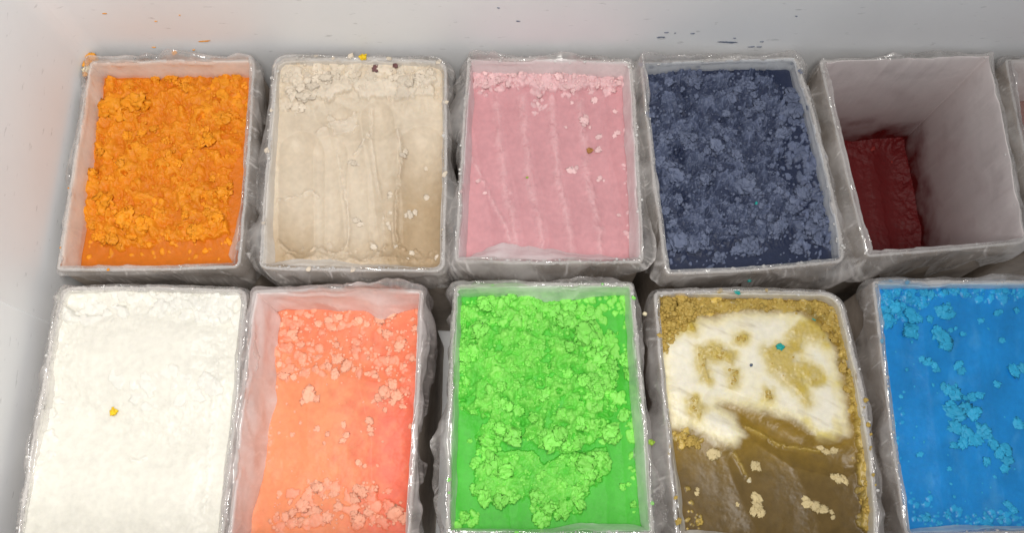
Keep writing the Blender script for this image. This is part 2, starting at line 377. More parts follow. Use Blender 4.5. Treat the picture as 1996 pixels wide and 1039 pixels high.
# ------------------------------------------------------------------ plastic liners
def liner(B, zc, keys, label, amp=1.0, seed=0, mat=None, inner_low=None, inner=None):
    K = np.array(sorted(keys), float)
    Kx = np.concatenate([K[-1:]-[4, 0, 0, 0, 0], K, K[:1]+[4, 0, 0, 0, 0]])
    n = len(B.p)*2
    s = np.empty(n); s[::2] = B.s; nxs = np.roll(B.s, -1).copy(); nxs[nxs < B.s] += 4; s[1::2] = (B.s+nxs)/2; s %= 4
    up = lambda a: np.stack([a, (a+np.roll(a, -1, 0))/2], 1).reshape(n, -1)
    p = up(B.inn); nr = up(B.n2); nr /= np.linalg.norm(nr, axis=1)[:, None]
    nh = up(B.n); nh /= np.linalg.norm(nh, axis=1)[:, None]
    def ev(c):
        x = s; i = np.clip(np.searchsorted(Kx[:, 0], x, side='right')-1, 0, len(Kx)-2)
        t = (x-Kx[i, 0])/(Kx[i+1, 0]-Kx[i, 0]+1e-9); t = .5*t+.5*t*t*(3-2*t)
        return (Kx[i, c]*(1-t)+Kx[i+1, c]*t)/1000
    a, lift, flare, drop = ev(1), ev(2), ev(3), ev(4)
    X, Y = p[:, 0], p[:, 1]
    arc = np.arange(n)/n*B.len
    lr = np.random.default_rng(seed*13+5)
    def knots(lo, hi):
        xs = [0.]
        while xs[-1] < B.len-hi/1000: xs.append(xs[-1]+lr.uniform(lo, hi)/1000)
        ys = lr.uniform(-1, 1, len(xs)); return np.interp(arc, xs+[B.len], list(ys)+[ys[0]])
    a = a*(1+.35*fbm(X*30, Y*30, seed, 3, seed+1))+.0005
    # pleats : the film gathers into sharp standing folds here and there
    pl = fbm(X*28, Y*28, seed+5., 3, seed+2, kind=2)
    lift = np.maximum(.0003, lift*(.8+.9*knots(10, 45)+.35*knots(4, 14)))
    flare = np.maximum(.0008, flare*(1.15+1.1*knots(18, 60)+.35*knots(7, 20)))
    drop = np.maximum(.006, drop*(.9+.75*knots(12, 45)+.3*knots(4, 14)))
    rk = .0017*knots(8, 30)+.0008*knots(3, 9); r2k = .0022*knots(10, 40)
    zin = np.full(n, zc+.001)
    top = RIM+lift
    cps = [(-a, zin, 0.), (-a*.62-.0004, zin+(RIM-zin)*.33, 0.), (-a*.28-.0006, zin+(RIM-zin)*.7, 0.), (-.0010-np.maximum(0, rk), RIM-.002+0*a, 0.),
           (WT*.15-np.maximum(0, rk)*.8, RIM+lift*.75+.0012, 1), (WT*.7+flare*.15+np.maximum(0, r2k), top+.0012, 1), (WT+.0014+flare*.55, RIM+lift*.25-.0015-flare*.25, 1),
           (WT+.0014+flare*1.1, RIM-flare*.9-drop*.08, 1), (WT+.0014+flare*1.25, RIM-drop*.6-flare*.4, 1), (WT+.0014+flare*.9, RIM-drop-flare*.3, 1)]
    if inner_low is not None:
        cps[0] = (-a, np.full(n, inner_low), 0.); cps[1] = (-.0006-a*.4, inner_low+(RIM-inner_low)*.4+0*a, 0.)
    nc = len(cps); rows = 44
    V = np.empty((rows, n, 3)); FO = np.zeros((rows, n))
    O = np.array([c[0] for c in cps]); Z = np.array([c[1] for c in cps])
    for r in range(rows):
        t = r/(rows-1)*(nc-1); i = min(int(t), nc-2); f = t-i
        g = lambda A: (lambda p0, p1, p2, p3: .5*(2*p1+(p2-p0)*f+(2*p0-5*p1+4*p2-p3)*f*f+(3*p1-p0-3*p2+p3)*f**3))(A[max(i-1, 0)], A[i], A[i+1], A[min(i+2, nc-1)])
        off, z = g(O), g(Z)
        wgt = r/(rows-1)
        dirn = nr if wgt < .36 else nh*.4+nr*.6
        dirn = dirn/np.linalg.norm(dirn, axis=1)[:, None]
        if wgt > .36: off = off
        q = p+dirn*off[:, None]
        # creases
        n1 = pn(q[:, 0]*20, q[:, 1]*20, z*20+seed, seed+17)
        c1 = -facet(q[:, 0]*15+z*9+.5*n1, q[:, 1]*15-z*6, z*17+seed, seed+11)+.5*n1
        c2 = -facet(q[:, 0]*40, q[:, 1]*40+n1, z*34+seed, seed+14)
        if wgt < .33:
            amt = (.0005+.10*a)*amp; dd = -np.abs(c1*1.2+c2*.35)*amt; dz = 0*dd
        else:
            k = sstep(.33, .55, wgt); amt = (.0006+.0046*k)*amp
            dd = (np.maximum(-.25, c1)+.3*c2)*amt; 
            dz = (c1*.9+c2*.3+.8*n1)*.0018*amp*sstep(.33, .45, wgt)
            if wgt > .6: dd = np.maximum(dd, -(off-WT-.0009))
        lap = lambda c: np.abs(np.roll(c, 2)+np.roll(c, -2)-2*c)
        FO[r] = np.clip((lap(c1)*2.0+lap(c2)*.35-.09)*2.0, 0, .45)*(.25 if wgt < .6 else 1)
        V[r, :, :2] = q+dirn*dd[:, None]; V[r, :, 2] = z+dz
        if .33 <= wgt < .62:
            # never sink through the frosty edge
            inside = (off > -.0012) & (off < WT+.001)
            V[r, :, 2] = np.where(inside, np.maximum(V[r, :, 2], RIM+.0016), V[r, :, 2])
    o = mesh('plastic_liner', V.reshape(-1, 3), gridfaces(rows, n, True)[:, ::-1], mat or M_film, None, (B.c[0], B.c[1], RIM))
    at = o.data.attributes.new('fold', 'FLOAT', 'POINT'); at.data.foreach_set('value', FO.ravel().astype(np.float32))
    if inner:
        o.data.materials.append(inner); mi = np.zeros(len(o.data.polygons), np.int32); mi[:n*int(rows*.37)] = 1
        o.data.polygons.foreach_set('material_index', mi)
    tag(o, label, 'bag liner', 'plastic bag liners folded over the carton rims')
    return o

# ------------------------------------------------------------------ crumbs and chunks : prototype shapes, shared
PR = .006      # real radius of a prototype lump, metres
def chunk_proto(seed, flat, rough, wp=.5):
    bm = bmesh.new(); bmesh.ops.create_icosphere(bm, subdivisions=4, radius=1)
    v = np.array([x.co[:] for x in bm.verts]); f = np.array([[x.index for x in q.verts] for q in bm.faces]); bm.free()
    d = 1+.42*rough*fbm(v[:, 0]*1.3, v[:, 1]*1.3, v[:, 2]*1.3+seed*3.7, 2, seed, kind=0)*1.5+.34*rough*fbm(v[:, 0]*3, v[:, 1]*3, v[:, 2]*3+seed, 3, seed+20, kind=1)+.16*rough*facet(v[:, 0]*2.6, v[:, 1]*2.6, v[:, 2]*2.6+seed, seed)
    v = v*d[:, None]*.82
    v = v+wp*np.stack([pn(v[:, 0]*1.7+9*k, v[:, 1]*1.7+seed, v[:, 2]*1.7, seed+k) for k in range(3)], 1)+.22*wp*np.stack([pn(v[:, 0]*4.5+9*k, v[:, 1]*4.5+seed, v[:, 2]*4.5, seed+5+k) for k in range(3)], 1)
    v[:, 0] *= 1+.25*math.sin(seed*2.1); v[:, 2] *= flat
    me = bpy.data.meshes.new('chunk')
    v = v*PR
    me.from_pydata(v.tolist(), [], f.tolist()); me.polygons.foreach_set('use_smooth', [True]*len(f)); me.materials.append(None)
    return me
CH = [chunk_proto(k+1, .55, 1.0, .42) for k in range(7)]
FL = [chunk_proto(k+31, .26, 1.2, .26) for k in range(6)]

# ------------------------------------------------------------------ ice cream surfaces
U = .0005
class Field:
    def __init__(s, B, zc, seed, step=.00075):
        s.step = step
        s.B, s.z, s.seed = B, zc, seed
        lo = B.inn.min(0)-.002; hi = B.inn.max(0)+.002
        nx = int((hi[0]-lo[0])/step); ny = int((hi[1]-lo[1])/step)
        x = np.linspace(lo[0], hi[0], nx); y = np.linspace(hi[1], lo[1], ny)
        s.X, s.Y = np.meshgrid(x, y); s.nx, s.ny = nx, ny
        s.x, s.y = Q(s.X, s.Y, zc)
        s.D = sdf(B.inn, s.X, s.Y)                       # metres from the inner wall
        s.H = np.zeros_like(s.X); s.C = np.zeros_like(s.X); s.T = np.zeros_like(s.X)
        s.w1 = fbm(s.x/26, s.y/26, seed, 5, seed, gain=.62); s.w2 = fbm(s.x/26+50, s.y/26, seed, 5, seed+7, gain=.62)
        s.fine = fbm(s.x/7, s.y/7, seed, 3, seed+3); s.w0 = fbm(s.x/90, s.y/90, seed, 2, seed+21)
    def sm(s, poly, edge=20, warp=12):
        return sstep(-edge/2, edge/2, sdf(poly, s.x, s.y)+warp*s.w1)
    def mound(s, poly, h, edge=60, warp=10):
        s.H += h*U*s.sm(poly, edge, warp)
    def slab(s, poly, h, edge=4, warp=14, rough=.3):
        m = s.sm(poly, edge, warp*1.5)
        s.H += m*U*h*(1+rough*s.w2); s.C = np.maximum(s.C, m)
    def blobs(s, poly, n, r0, r1, k=.9, warp=.55, power=2.0, base=0., lim=6, soft=.5):
        p = np.array(poly); lo, hi = p.min(0), p.max(0)
        sx = (s.x[0, -1]-s.x[0, 0])/(s.nx-1)
        cx = rng.uniform(lo[0], hi[0], n*3); cy = rng.uniform(lo[1], hi[1], n*3)
        keep = np.where(sdf(poly, cx, cy)+lim*rng.normal(size=n*3) > 0)[0][:n]
        rad = r0+(r1-r0)*rng.random(len(keep))**power
        order = np.argsort(-rad)
        # grid is nearly regular in pixels; find nearest index through world coordinates
        wx, wy = P(cx[keep], cy[keep], s.z)
        gi = (wx-s.X[0, 0])/(s.X[0, 1]-s.X[0, 0]); gj = (wy-s.Y[0, 0])/(s.Y[1, 0]-s.Y[0, 0])
        for q in order:
            i, j, r = int(gi[q]), int(gj[q]), rad[q]
            if not (0 <= i < s.nx and 0 <= j < s.ny): continue
            g = int(r*1.5*U/s.step*1.15)+2
            a, b, c, d = max(0, j-g), min(s.ny, j+g+1), max(0, i-g), min(s.nx, i+g+1)
            xx, yy = s.x[a:b, c:d]-s.x[j, i], s.y[a:b, c:d]-s.y[j, i]
            ww = r*warp*1.9
            xx = xx+ww*(s.w1[a:b, c:d]-s.w1[j, i])*1.4; yy = yy+ww*(s.w2[a:b, c:d]-s.w2[j, i])*1.4
            ang = random.random()*3.14; e = random.uniform(.75, 1.3)
            xr = (xx*math.cos(ang)+yy*math.sin(ang))*e; yr = (yy*math.cos(ang)-xx*math.sin(ang))/e
            dd = (xr*xr+yr*yr)/(r*r)
            dome = np.sqrt(np.clip(1-dd, 0, 1))
            dome = np.where(dd < 1, (1-soft)+soft*dome, 0)
            hh = s.H[j, i]*.85+s.H[a:b, c:d]*.15+(base+r*k*dome)*U*random.uniform(.6, 1.1)
            up = (dd < 1) & (hh > s.H[a:b, c:d])
            s.H[a:b, c:d] = np.where(up, hh, s.H[a:b, c:d])
            s.C[a:b, c:d] = np.where(up, np.maximum(s.C[a:b, c:d]*.5, .55+.45*dome), s.C[a:b, c:d])
            s.T[a:b, c:d] = np.where(up, random.uniform(-1, 1), s.T[a:b, c:d])
    def lumps(s, poly, amps=((34, 9), (15, 4.5), (7, 2)), cliff=9, cap=11, pit=.2, pdepth=9, edge=3, warp=20, seed=0, lean=.5, C=(.55, .55)):
        """torn, crumbly mass: nested angular lumps with a capped top, ragged cliff edge and pits"""
        m = s.sm(poly, edge, warp)
        u, v = s.x+5*s.w1, s.y+5*s.w2
        L = 0; tot = 0
        for k, (sc, am) in enumerate(amps):
            ang = .7*k+seed; a = (u*math.cos(ang)-v*math.sin(ang))/sc; b = (u*math.sin(ang)+v*math.cos(ang))/sc
            L = L-am*facet(a, b, seed+k*3.3, seed+k); tot += am*.5
        L = L+1.4*s.fine+lean*cap*fbm(s.x/70, s.y/70, seed+2., 2, seed+31)
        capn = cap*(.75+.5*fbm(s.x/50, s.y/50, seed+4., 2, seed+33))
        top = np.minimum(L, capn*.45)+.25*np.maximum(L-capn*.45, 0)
        pn_ = fbm(u/24, v/24, seed+6., 4, seed+35, gain=.6)
        pm = sstep(pit, pit+.14, pn_)
        h = (cliff+top)*(1-pm)+(-pdepth*.2)*pm
        s.H += U*h*m
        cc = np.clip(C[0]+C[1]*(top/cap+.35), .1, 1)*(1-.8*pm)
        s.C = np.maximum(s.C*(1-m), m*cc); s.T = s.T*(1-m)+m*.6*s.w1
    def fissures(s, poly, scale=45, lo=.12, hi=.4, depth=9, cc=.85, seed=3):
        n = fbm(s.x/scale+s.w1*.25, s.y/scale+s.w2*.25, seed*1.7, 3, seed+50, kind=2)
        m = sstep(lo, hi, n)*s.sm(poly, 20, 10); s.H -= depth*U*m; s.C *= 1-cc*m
    def track(s, pl, wd, depth, warp=3):
        d = dline(pl, s.x+warp*s.w1, s.y+warp*s.w2)
        s.H -= depth*U*np.clip(1-(d/wd)**2, 0, 1)
    def ridge(s, pl, wd, h, c=.7, warp=4, broken=.5):
        d = dline(pl, s.x+warp*s.w1, s.y+warp*s.w2)
        m = np.exp(-(d/wd)**2)*sstep(-.3*broken-.2, .25*broken, s.w2+.5-broken)
        s.H += h*U*m*(1+.6*s.fine); s.C = np.maximum(s.C, c*m)
    def edge_fill(s, width, h, n=.6):
        """ice cream climbs a little where it meets the wall"""
        s.H += h*U*np.exp(-np.maximum(s.D, 0)/(width*U))*(1+n*s.w1)
    def build(s, name, label, mat, col_s, col_c, colour=None, tone=.10, fineamp=.35, sm=.45):
        H = s.H+U*(s.fine*fineamp*(sm*.6+1.8*s.C)+s.w2*(sm*.6+.8*s.C))
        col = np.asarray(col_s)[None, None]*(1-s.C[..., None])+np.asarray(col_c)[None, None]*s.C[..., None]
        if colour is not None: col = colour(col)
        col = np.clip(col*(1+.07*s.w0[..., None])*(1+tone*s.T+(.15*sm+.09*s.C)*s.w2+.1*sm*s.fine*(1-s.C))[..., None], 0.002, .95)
        keep = s.D > -.0016
        s.Hf = H
        idx = -np.ones(s.X.shape, int); 
        f = gridfaces(s.ny, s.nx); kf = keep.ravel()[f].all(1); f = f[kf][:, ::-1]
        used = np.unique(f); remap = -np.ones(s.X.size, int); remap[used] = np.arange(len(used))
        V = np.stack([s.X, s.Y, s.z+H], -1).reshape(-1, 3)[used]; f = remap[f]; cc = col.reshape(-1, 3)[used]
        # skirt down the walls and a closing bottom
        e = np.concatenate([f[:, [k, (k+1) % 4]] for k in range(4)])
        key = e[:, 0].astype(np.int64)*10**7+e[:, 1]; rev = e[:, 1].astype(np.int64)*10**7+e[:, 0]
        bd = e[~np.isin(key, rev)]
        zb = max(.0075, .0075)
        bv = np.unique(bd); mp = {v: k+len(V) for k, v in enumerate(bv)}
        low = V[bv].copy(); low[:, 2] = zb
        c0 = len(V)+len(low)
        V = np.r_[V, low, [[*V.mean(0)[:2], zb]]]; cc = np.r_[cc, cc[bv], [cc.mean(0)]]
        m = np.array([[mp[b], mp[a]] for a, b in bd])
        fs = np.c_[bd[:, 1], bd[:, 0], m[:, 1], m[:, 0]]
        f = np.r_[f, fs]
        me_o = mesh(name, V, f, mat, None, (*s.B.c, zb), col=cc)
        s.obj = tag(me_o, label, 'ice cream', 'ice cream filling the cartons'); s.mat = mat
        return me_o
    def hat(s, px, py):
        wx, wy = P(px, py, s.z)
        i = int(np.clip((wx-s.X[0, 0])/(s.X[0, 1]-s.X[0, 0]), 0, s.nx-1)); j = int(np.clip((wy-s.Y[0, 0])/(s.Y[1, 0]-s.Y[0, 0]), 0, s.ny-1))
        return float(wx), float(wy), s.z+float(s.Hf[j, i]), float(s.D[j, i])
    def chunk(s, px, py, size, mat, flake=False, name='chunk', embed=.33):
        """size: diameter in photo pixels"""
        x, y, z, d = s.hat(px, py)
        r = size*U*.5
        if d < .15*r: return
        o = bpy.data.objects.new(name, random.choice(FL if flake else CH)); C.objects.link(o)
        o.material_slots[0].link = 'OBJECT'; o.material_slots[0].material = mat
        o.parent = s.obj
        o.scale = (r/PR*random.uniform(.9, 1.15), r/PR*random.uniform(.85, 1.1), r/PR*random.uniform(.8, 1.1))
        o.rotation_euler = (random.uniform(-.3, .3), random.uniform(-.3, .3), random.uniform(0, 6.28))
        o.location = Vector((x, y, z+r*(.24 if flake else .52)*(1-2.6*embed)))-s.obj.location
        return o
    def scatter(s, poly, n, r0, r1, mat, flake=False, power=2, name='chunk'):
        p = np.array(poly); lo, hi = p.min(0), p.max(0); k = 0; t = 0
        while k < n and t < n*20:
            t += 1
            a, b = random.uniform(lo[0], hi[0]), random.uniform(lo[1], hi[1])
            if sdf(poly, np.array([a]), np.array([b]))[0] < 0: continue
            if s.chunk(a, b, r0+(r1-r0)*random.random()**power, mat, flake, name, .42): k += 1
def low_proto(seed, flat):
    bm = bmesh.new(); bmesh.ops.create_icosphere(bm, subdivisions=2, radius=1)
    v = np.array([x.co[:] for x in bm.verts]); f = np.array([[x.index for x in q.verts] for q in bm.faces]); bm.free()
    d = 1+.6*fbm(v[:, 0]*1.5, v[:, 1]*1.5, v[:, 2]*1.5+seed*3.7, 2, seed)+.3*facet(v[:, 0]*2, v[:, 1]*2, v[:, 2]*2+seed, seed)
    v = v*d[:, None]*.9; v[:, 2] *= flat; return v, f
LP = [low_proto(k+71, .6) for k in range(6)]
def fines(s, poly, n, r0, r1, mat, power=2.):
    """the countless smallest crumbs of one carton, joined"""
    p = np.array(poly); lo, hi = p.min(0), p.max(0)
    cx = rng.uniform(lo[0], hi[0], n*2); cy = rng.uniform(lo[1], hi[1], n*2); k = sdf(poly, cx, cy) > 0; cx, cy = cx[k][:n], cy[k][:n]
    VV, FF, off = [], [], 0
    for a, b in zip(cx, cy):
        x, y, z, d = s.hat(a, b); r = (r0+(r1-r0)*random.random()**power)*U*.5
        if d < r*.3: continue
        v, f = random.choice(LP); t = random.random()*6.28; c, q = math.cos(t), math.sin(t)
        w_ = np.stack([v[:, 0]*c-v[:, 1]*q, v[:, 0]*q+v[:, 1]*c, v[:, 2]], 1)*r*random.uniform(.8, 1.2)
        VV.append(w_+[x, y, z+r*.1]); FF.append(f+off); off += len(v)
    o = mesh('fine_crumbs', np.concatenate(VV), np.concatenate(FF), mat, s.obj, tuple(s.obj.location)); o['kind'] = 'stuff'
def smears(s, n, r0, r1, mat, top=.003, sides=None):
    """residue stuck to the film above the ice cream"""
    B = s.B; m = len(B.p)
    for _ in range(n):
        i = random.randrange(m)
        if sides and int(B.s[i]) % 4 not in sides: continue
        r = random.uniform(r0, r1)*U*.5; z = random.uniform(s.z+.002, RIM+top)
        over = z > RIM-.001
        off = random.uniform(-.0005, WT) if over else -.0009
        q = B.inn[i]+B.n[i]*off
        o = bpy.data.objects.new('smear', random.choice(FL)); C.objects.link(o)
        o.material_slots[0].link = 'OBJECT'; o.material_slots[0].material = mat; o.parent = s.obj
        ang = math.atan2(B.n[i][1], B.n[i][0])
        if over: o.rotation_euler = (0, 0, random.random()*6); z = RIM+.0022; o.scale = (r/PR, r/PR*.8, r/PR*.8)
        else: o.rotation_euler = (random.uniform(-1, 1)*0, math.pi/2, ang); o.scale = (r/PR*random.uniform(.6, 1.5), r/PR, r/PR*.5)
        o.location = Vector((q[0], q[1], z))-s.obj.location
def frost_bits(B, n):
    """crystals and dried flecks sticking to the rim"""
    VV, FF, off = [], [], 0; m = len(B.p); dens = fbm(B.p[:, 0]*22, B.p[:, 1]*22, B.seed+.5, 2, B.seed)
    for _ in range(n):
        i = random.randrange(m)
        if dens[i] < random.uniform(-.5, .35): continue
        r = random.uniform(.0004, .0005+.0018*random.random()**2.5); o = random.uniform(-.0035, WT+.0005)
        z = RIM+.0015 if o > 0 else RIM+.001+o*1.4
        v, f = random.choice(LP); t = random.random()*6.28; c, q = math.cos(t), math.sin(t)
        w_ = np.stack([v[:, 0]*c-v[:, 1]*q, v[:, 0]*q+v[:, 1]*c, v[:, 2]], 1)*r
        p2 = B.inn[i]+B.n[i]*o if o > 0 else B.inn[i]-B.n[i]*.0008
        VV.append(w_+[p2[0], p2[1], z]); FF.append(f+off); off += len(v)
    o = mesh('frost_crystals', np.concatenate(VV), np.concatenate(FF), M_snow, B.root, tuple(B.root.location)); o['kind'] = 'stuff'
def inset(cs, zc, m=6):
    """carton opening seen at the content level, in photo pixels"""
    out = []
    c = np.array([P(x, y, RIM) for x, y in cs]).reshape(4, 2); ce = c.mean(0)
    for q in c:
        q = ce+(q-ce)*(1-m*U/.1); a, b = Q(q[0], q[1], zc); out.append((float(a), float(b)))
    return out

# ================================================================== the eleven cartons
def whole(B, zc, m=4): return inset(B.cs, zc, m)

# ---- orange (back row, far left)
A = carton('A', [(172, 116), (497, 112), (468, 522), (110, 527)], (6, 7, 8, 5), (0, 1, 1, 1), 'carton of crumbly orange ice cream in the back left corner', 1, .8)
zA = RIM-.031
f = Field(A, zA, 11, .00062)
f.H -= 6*U*sstep(.0, .03, f.D)
f.mound([(205, 150), (480, 150), (470, 300), (440, 480), (200, 470), (165, 400), (180, 250)], 14, 60)
pA = [(215, 160), (480, 150), (484, 260), (455, 330), (445, 455), (400, 470), (330, 470), (270, 485), (200, 480), (165, 440), (170, 330), (190, 280)]
f.lumps(pA, ((40, 11), (19, 6.5), (9, 2.6)), 8, 13, .16, 8, 5, 18, 1)
f.blobs([(380, 150), (484, 150), (484, 260), (400, 250)], 30, 3, 12, .3)
f.blobs([(165, 380), (450, 380), (440, 510), (165, 510)], 90, 2, 7, .7)
mA = ice_mat('orange_ice', color=None, rad=(1, .5, .1), sss=.12); cA = ice_mat('orange_crumb', color=(.84, .31, .010), rad=(1, .5, .1), sss=.3, bump=.7)
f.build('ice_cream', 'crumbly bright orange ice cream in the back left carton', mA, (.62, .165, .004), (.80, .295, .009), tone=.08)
f.chunk(228, 215, 62, cA); f.chunk(270, 205, 44, cA); f.chunk(335, 152, 34, cA); f.chunk(305, 160, 22, cA); f.chunk(368, 165, 28, cA); f.chunk(478, 170, 22, cA)
for a in ((205, 400, 44), (185, 345, 34), (250, 430, 40), (285, 440, 34), (225, 470, 22), (235, 482, 13), (330, 462, 24), (275, 470, 20), (380, 455, 24), (430, 430, 28), (440, 380, 28), (410, 280, 36), (445, 235, 34)): f.chunk(*a, cA, embed=.35)
f.scatter(pA, 70, 8, 22, cA, power=1.4); fines(f, pA, 260, 3, 8, cA); smears(f, 26, 3, 9, cA)
liner(A, zA, [(0, 3, 7, 2, 15), (.5, 2, 8, 2, 15), (1, 3, 7, 5, 25), (1.45, 5, 3, 5, 50), (1.6, 9, 3, 8, 60), (1.9, 17, 2, 3, 60), (2, 12, 2, 3, 50), (2.3, 2, 2, 2, 60), (3, 3, 3, 2, 40), (3.5, 4, 2, 2, 30)],
      'thin clear liner in the carton of orange ice cream', seed=1, inner=stained('stained_film', (.93,.74,.60)))

# ---- beige
B_ = carton('B', [(536, 110), (872, 114), (866, 530), (503, 524)], (17, 15, 12, 9), (1, 1, 1, 1), 'round cornered carton of smooth beige ice cream in the back row', 2, .7)
zB = RIM-.016
f = Field(B_, zB, 12)
f.edge_fill(10, 8)
f.mound([(555, 130), (850, 125), (850, 200), (800, 215), (700, 190), (600, 215), (550, 200)], 12, 40, 14)
f.mound([(540, 330), (600, 260), (700, 240), (780, 260), (775, 330), (620, 400), (560, 440)], 7, 60)
for pl, wd, dp in (([(588, 300), (586, 462)], 44, 24), ([(643, 300), (643, 465)], 34, 19), ([(668, 240), (690, 330), (705, 480)], 32, 14), ([(735, 230), (748, 340), (752, 470)], 32, 16), ([(822, 290), (814, 400), (817, 490)], 46, 24), ([(640, 220), (700, 250), (760, 240)], 26, 6)):
    f.track(pl, wd, dp)
for pl, wd, h in (([(545, 392), (600, 366), (618, 380)], 4, 5), ([(655, 290), (665, 340), (680, 430), (678, 480)], 3, 4), ([(725, 210), (722, 260), (735, 350), (750, 420)], 3, 4), ([(775, 250), (785, 300), (772, 380), (770, 450), (778, 480)], 4, 8),
                  ([(543, 470), (560, 488), (590, 492), (612, 478)], 3, 5), ([(625, 480), (645, 494), (668, 490)], 3, 5), ([(690, 300), (718, 270), (715, 250)], 3, 5), ([(745, 425), (748, 475)], 2, 4), ([(762, 430), (765, 475)], 2, 4),
                  ([(722, 470), (738, 492), (750, 475)], 4, 6), ([(770, 475), (790, 485), (815, 490)], 4, 5), ([(620, 260), (650, 235), (690, 225)], 4, 6), ([(560, 500), (650, 508), (760, 505), (850, 500)], 7, 5)):
    f.ridge(pl, wd, h, .8)
pB = [(548, 130), (850, 122), (858, 165), (820, 190), (770, 175), (700, 185), (650, 175), (620, 190), (600, 215), (560, 225)]
f.slab([(600, 160), (680, 150), (690, 180), (640, 200), (600, 190)], 8, 3, 16)
f.slab([(690, 165), (760, 160), (840, 150), (850, 190), (760, 195), (700, 200)], 6, 3, 16)
f.slab([(640, 225), (690, 220), (700, 245), (650, 260)], 5, 3, 12)
f.blobs(pB, 130, 3, 14, .45); f.blobs([(545, 480), (860, 470), (860, 515), (545, 510)], 40, 2, 6, .5)
mB = ice_mat('beige_ice', rough=.5, bump=.2); cB = ice_mat('beige_crumb', color=(.72, .63, .51), bump=.4)
def colB(c):  # tan tone, painted darker to add relief contrast the soft light lacks
    m = sstep(250, 420, f.y)*sstep(700, 820, f.x+20*f.w1)+.55*sstep(420, 520, f.y)+.45*sstep(370, 450, f.y)*sstep(620, 590, f.x)+.25*f.w1
    d = np.array([.44, .32, .19]); return c*(1-.9*np.clip(m, 0, 1)[..., None])+d*.9*np.clip(m, 0, 1)[..., None]
f.build('ice_cream', 'smooth scraped beige ice cream with scoop tracks', mB, (.655, .56, .435), (.70, .615, .50), colour=colB)
for a in ((600, 190, 34), (625, 165, 30), (592, 212, 18), (640, 162, 26), (565, 205, 24), (612, 178, 24), (788, 292, 18), (785, 303, 14), (760, 371, 12), (758, 378, 9), (688, 315, 14), (682, 312, 10), (698, 318, 9), (797, 412, 18), (806, 407, 14), (789, 415, 10), (829, 319, 11), (830, 378, 14), (692, 425, 15), (700, 433, 15), (760, 438, 16), (755, 430, 11), (793, 500, 7), (716, 262, 12), (710, 275, 10), (704, 286, 8), (727, 480, 14), (800, 487, 13), (770, 478, 10), (852, 500, 13), (745, 420, 9), (760, 410, 9), (590, 178, 22), (570, 185, 16), (660, 158, 20), (700, 150, 16), (820, 165, 22), (800, 175, 18), (840, 150, 18), (780, 160, 20)):
    f.chunk(*a, cB, True)
fines(f, pB, 120, 3, 8, cB); smears(f, 46, 4, 14, cB)
liner(B_, zB, [(0, 1, 5, 3, 15), (.5, 1, 5, 2, 10), (1, 2, 4, 5, 30), (1.5, 2, 2, 3, 40), (2, 3, 2, 3, 40), (2.3, 6, 3, 3, 40), (2.8, 13, 5, 5, 50), (3, 8, 5, 12, 60), (3.3, 3, 4, 12, 50), (3.6, 2, 2, 4, 30)],
      'crinkled clear liner in the carton of beige ice cream', seed=2, inner=stained('stained_film', (.85,.80,.72)))

# ---- pink
Cc = carton('C', [(911, 112), (1232, 116), (1256, 512), (886, 512)], (5, 8, 8, 6), (1, 1, 1, 1), 'carton of smooth pale pink ice cream in the back row', 3, 1.2)
zC = RIM-.027
f = Field(Cc, zC, 13)
f.H += 2*U*f.w0+.5*U*f.w1; f.edge_fill(6, 5)
for k in range(6):
    x0 = 950+k*50
    f.track([(x0, 200), (x0+10, 300), (x0+32, 400), (x0+44, 500)], 30, 6, 6)
for x0 in (965, 1015, 1072, 1130):
    f.ridge([(x0, 190), (x0+10, 280), (x0+16, 350), (x0+38, 440), (x0+40, 500)], 7, 2.4, .42, 12, .45)
f.ridge([(920, 310), (950, 370), (985, 440), (1000, 490)], 4, 2.5, .6)
pt = [(920, 135), (1235, 150), (1235, 170), (1150, 175), (1060, 180), (1020, 165), (930, 185)]
f.slab([(920, 140), (1060, 140), (1150, 150), (1235, 160), (1235, 172), (1150, 172), (1060, 178), (1000, 160), (960, 172), (920, 175)], 8, 4, 10)
f.blobs(pt, 120, 3, 10, .6); f.blobs([(1040, 170), (1062, 170), (1058, 205), (1048, 220), (1040, 200)], 16, 3, 8, .7)
f.blobs([(1215, 170), (1240, 170), (1240, 480), (1222, 480)], 50, 2, 6, .6); f.blobs([(905, 190), (915, 190), (905, 480), (898, 480)], 30, 1.5, 4, .6)
mC = ice_mat('pink_ice', rough=.5, bump=.2, rad=(1, .5, .5)); cC = ice_mat('pink_crumb', color=(.84, .57, .57), bump=.4)
f.build('ice_cream', 'smooth pale pink ice cream with faint ridges', mC, (.63, .315, .340), (.77, .50, .515))
for a in ((1140, 233, 20), (1138, 242, 16), (1143, 225, 13), (1116, 332, 19), (1124, 325, 12), (1168, 265, 16), (1168, 288, 18), (1160, 192, 15), (1170, 344, 12), (1178, 350, 8), (1200, 215, 14), (1205, 255, 15), (1198, 262, 9), (1207, 418, 10), (932, 352, 12), (945, 376, 9), (1103, 245, 8), (1118, 175, 13), (1195, 175, 16), (960, 150, 20), (975, 158, 16), (945, 165, 14), (1000, 150, 18), (1090, 155, 17), (1070, 152, 12), (1167, 349, 9), (1150, 246, 9), (1115, 198, 8), (1225, 460, 12), (1050, 165, 18), (1052, 185, 15), (1049, 202, 12)):
    f.chunk(*a, cC, True)
f.scatter(pt, 26, 6, 15, cC, True)
fC = f; fines(f, pt, 160, 3, 7, cC); smears(f, 20, 3, 8, cC)
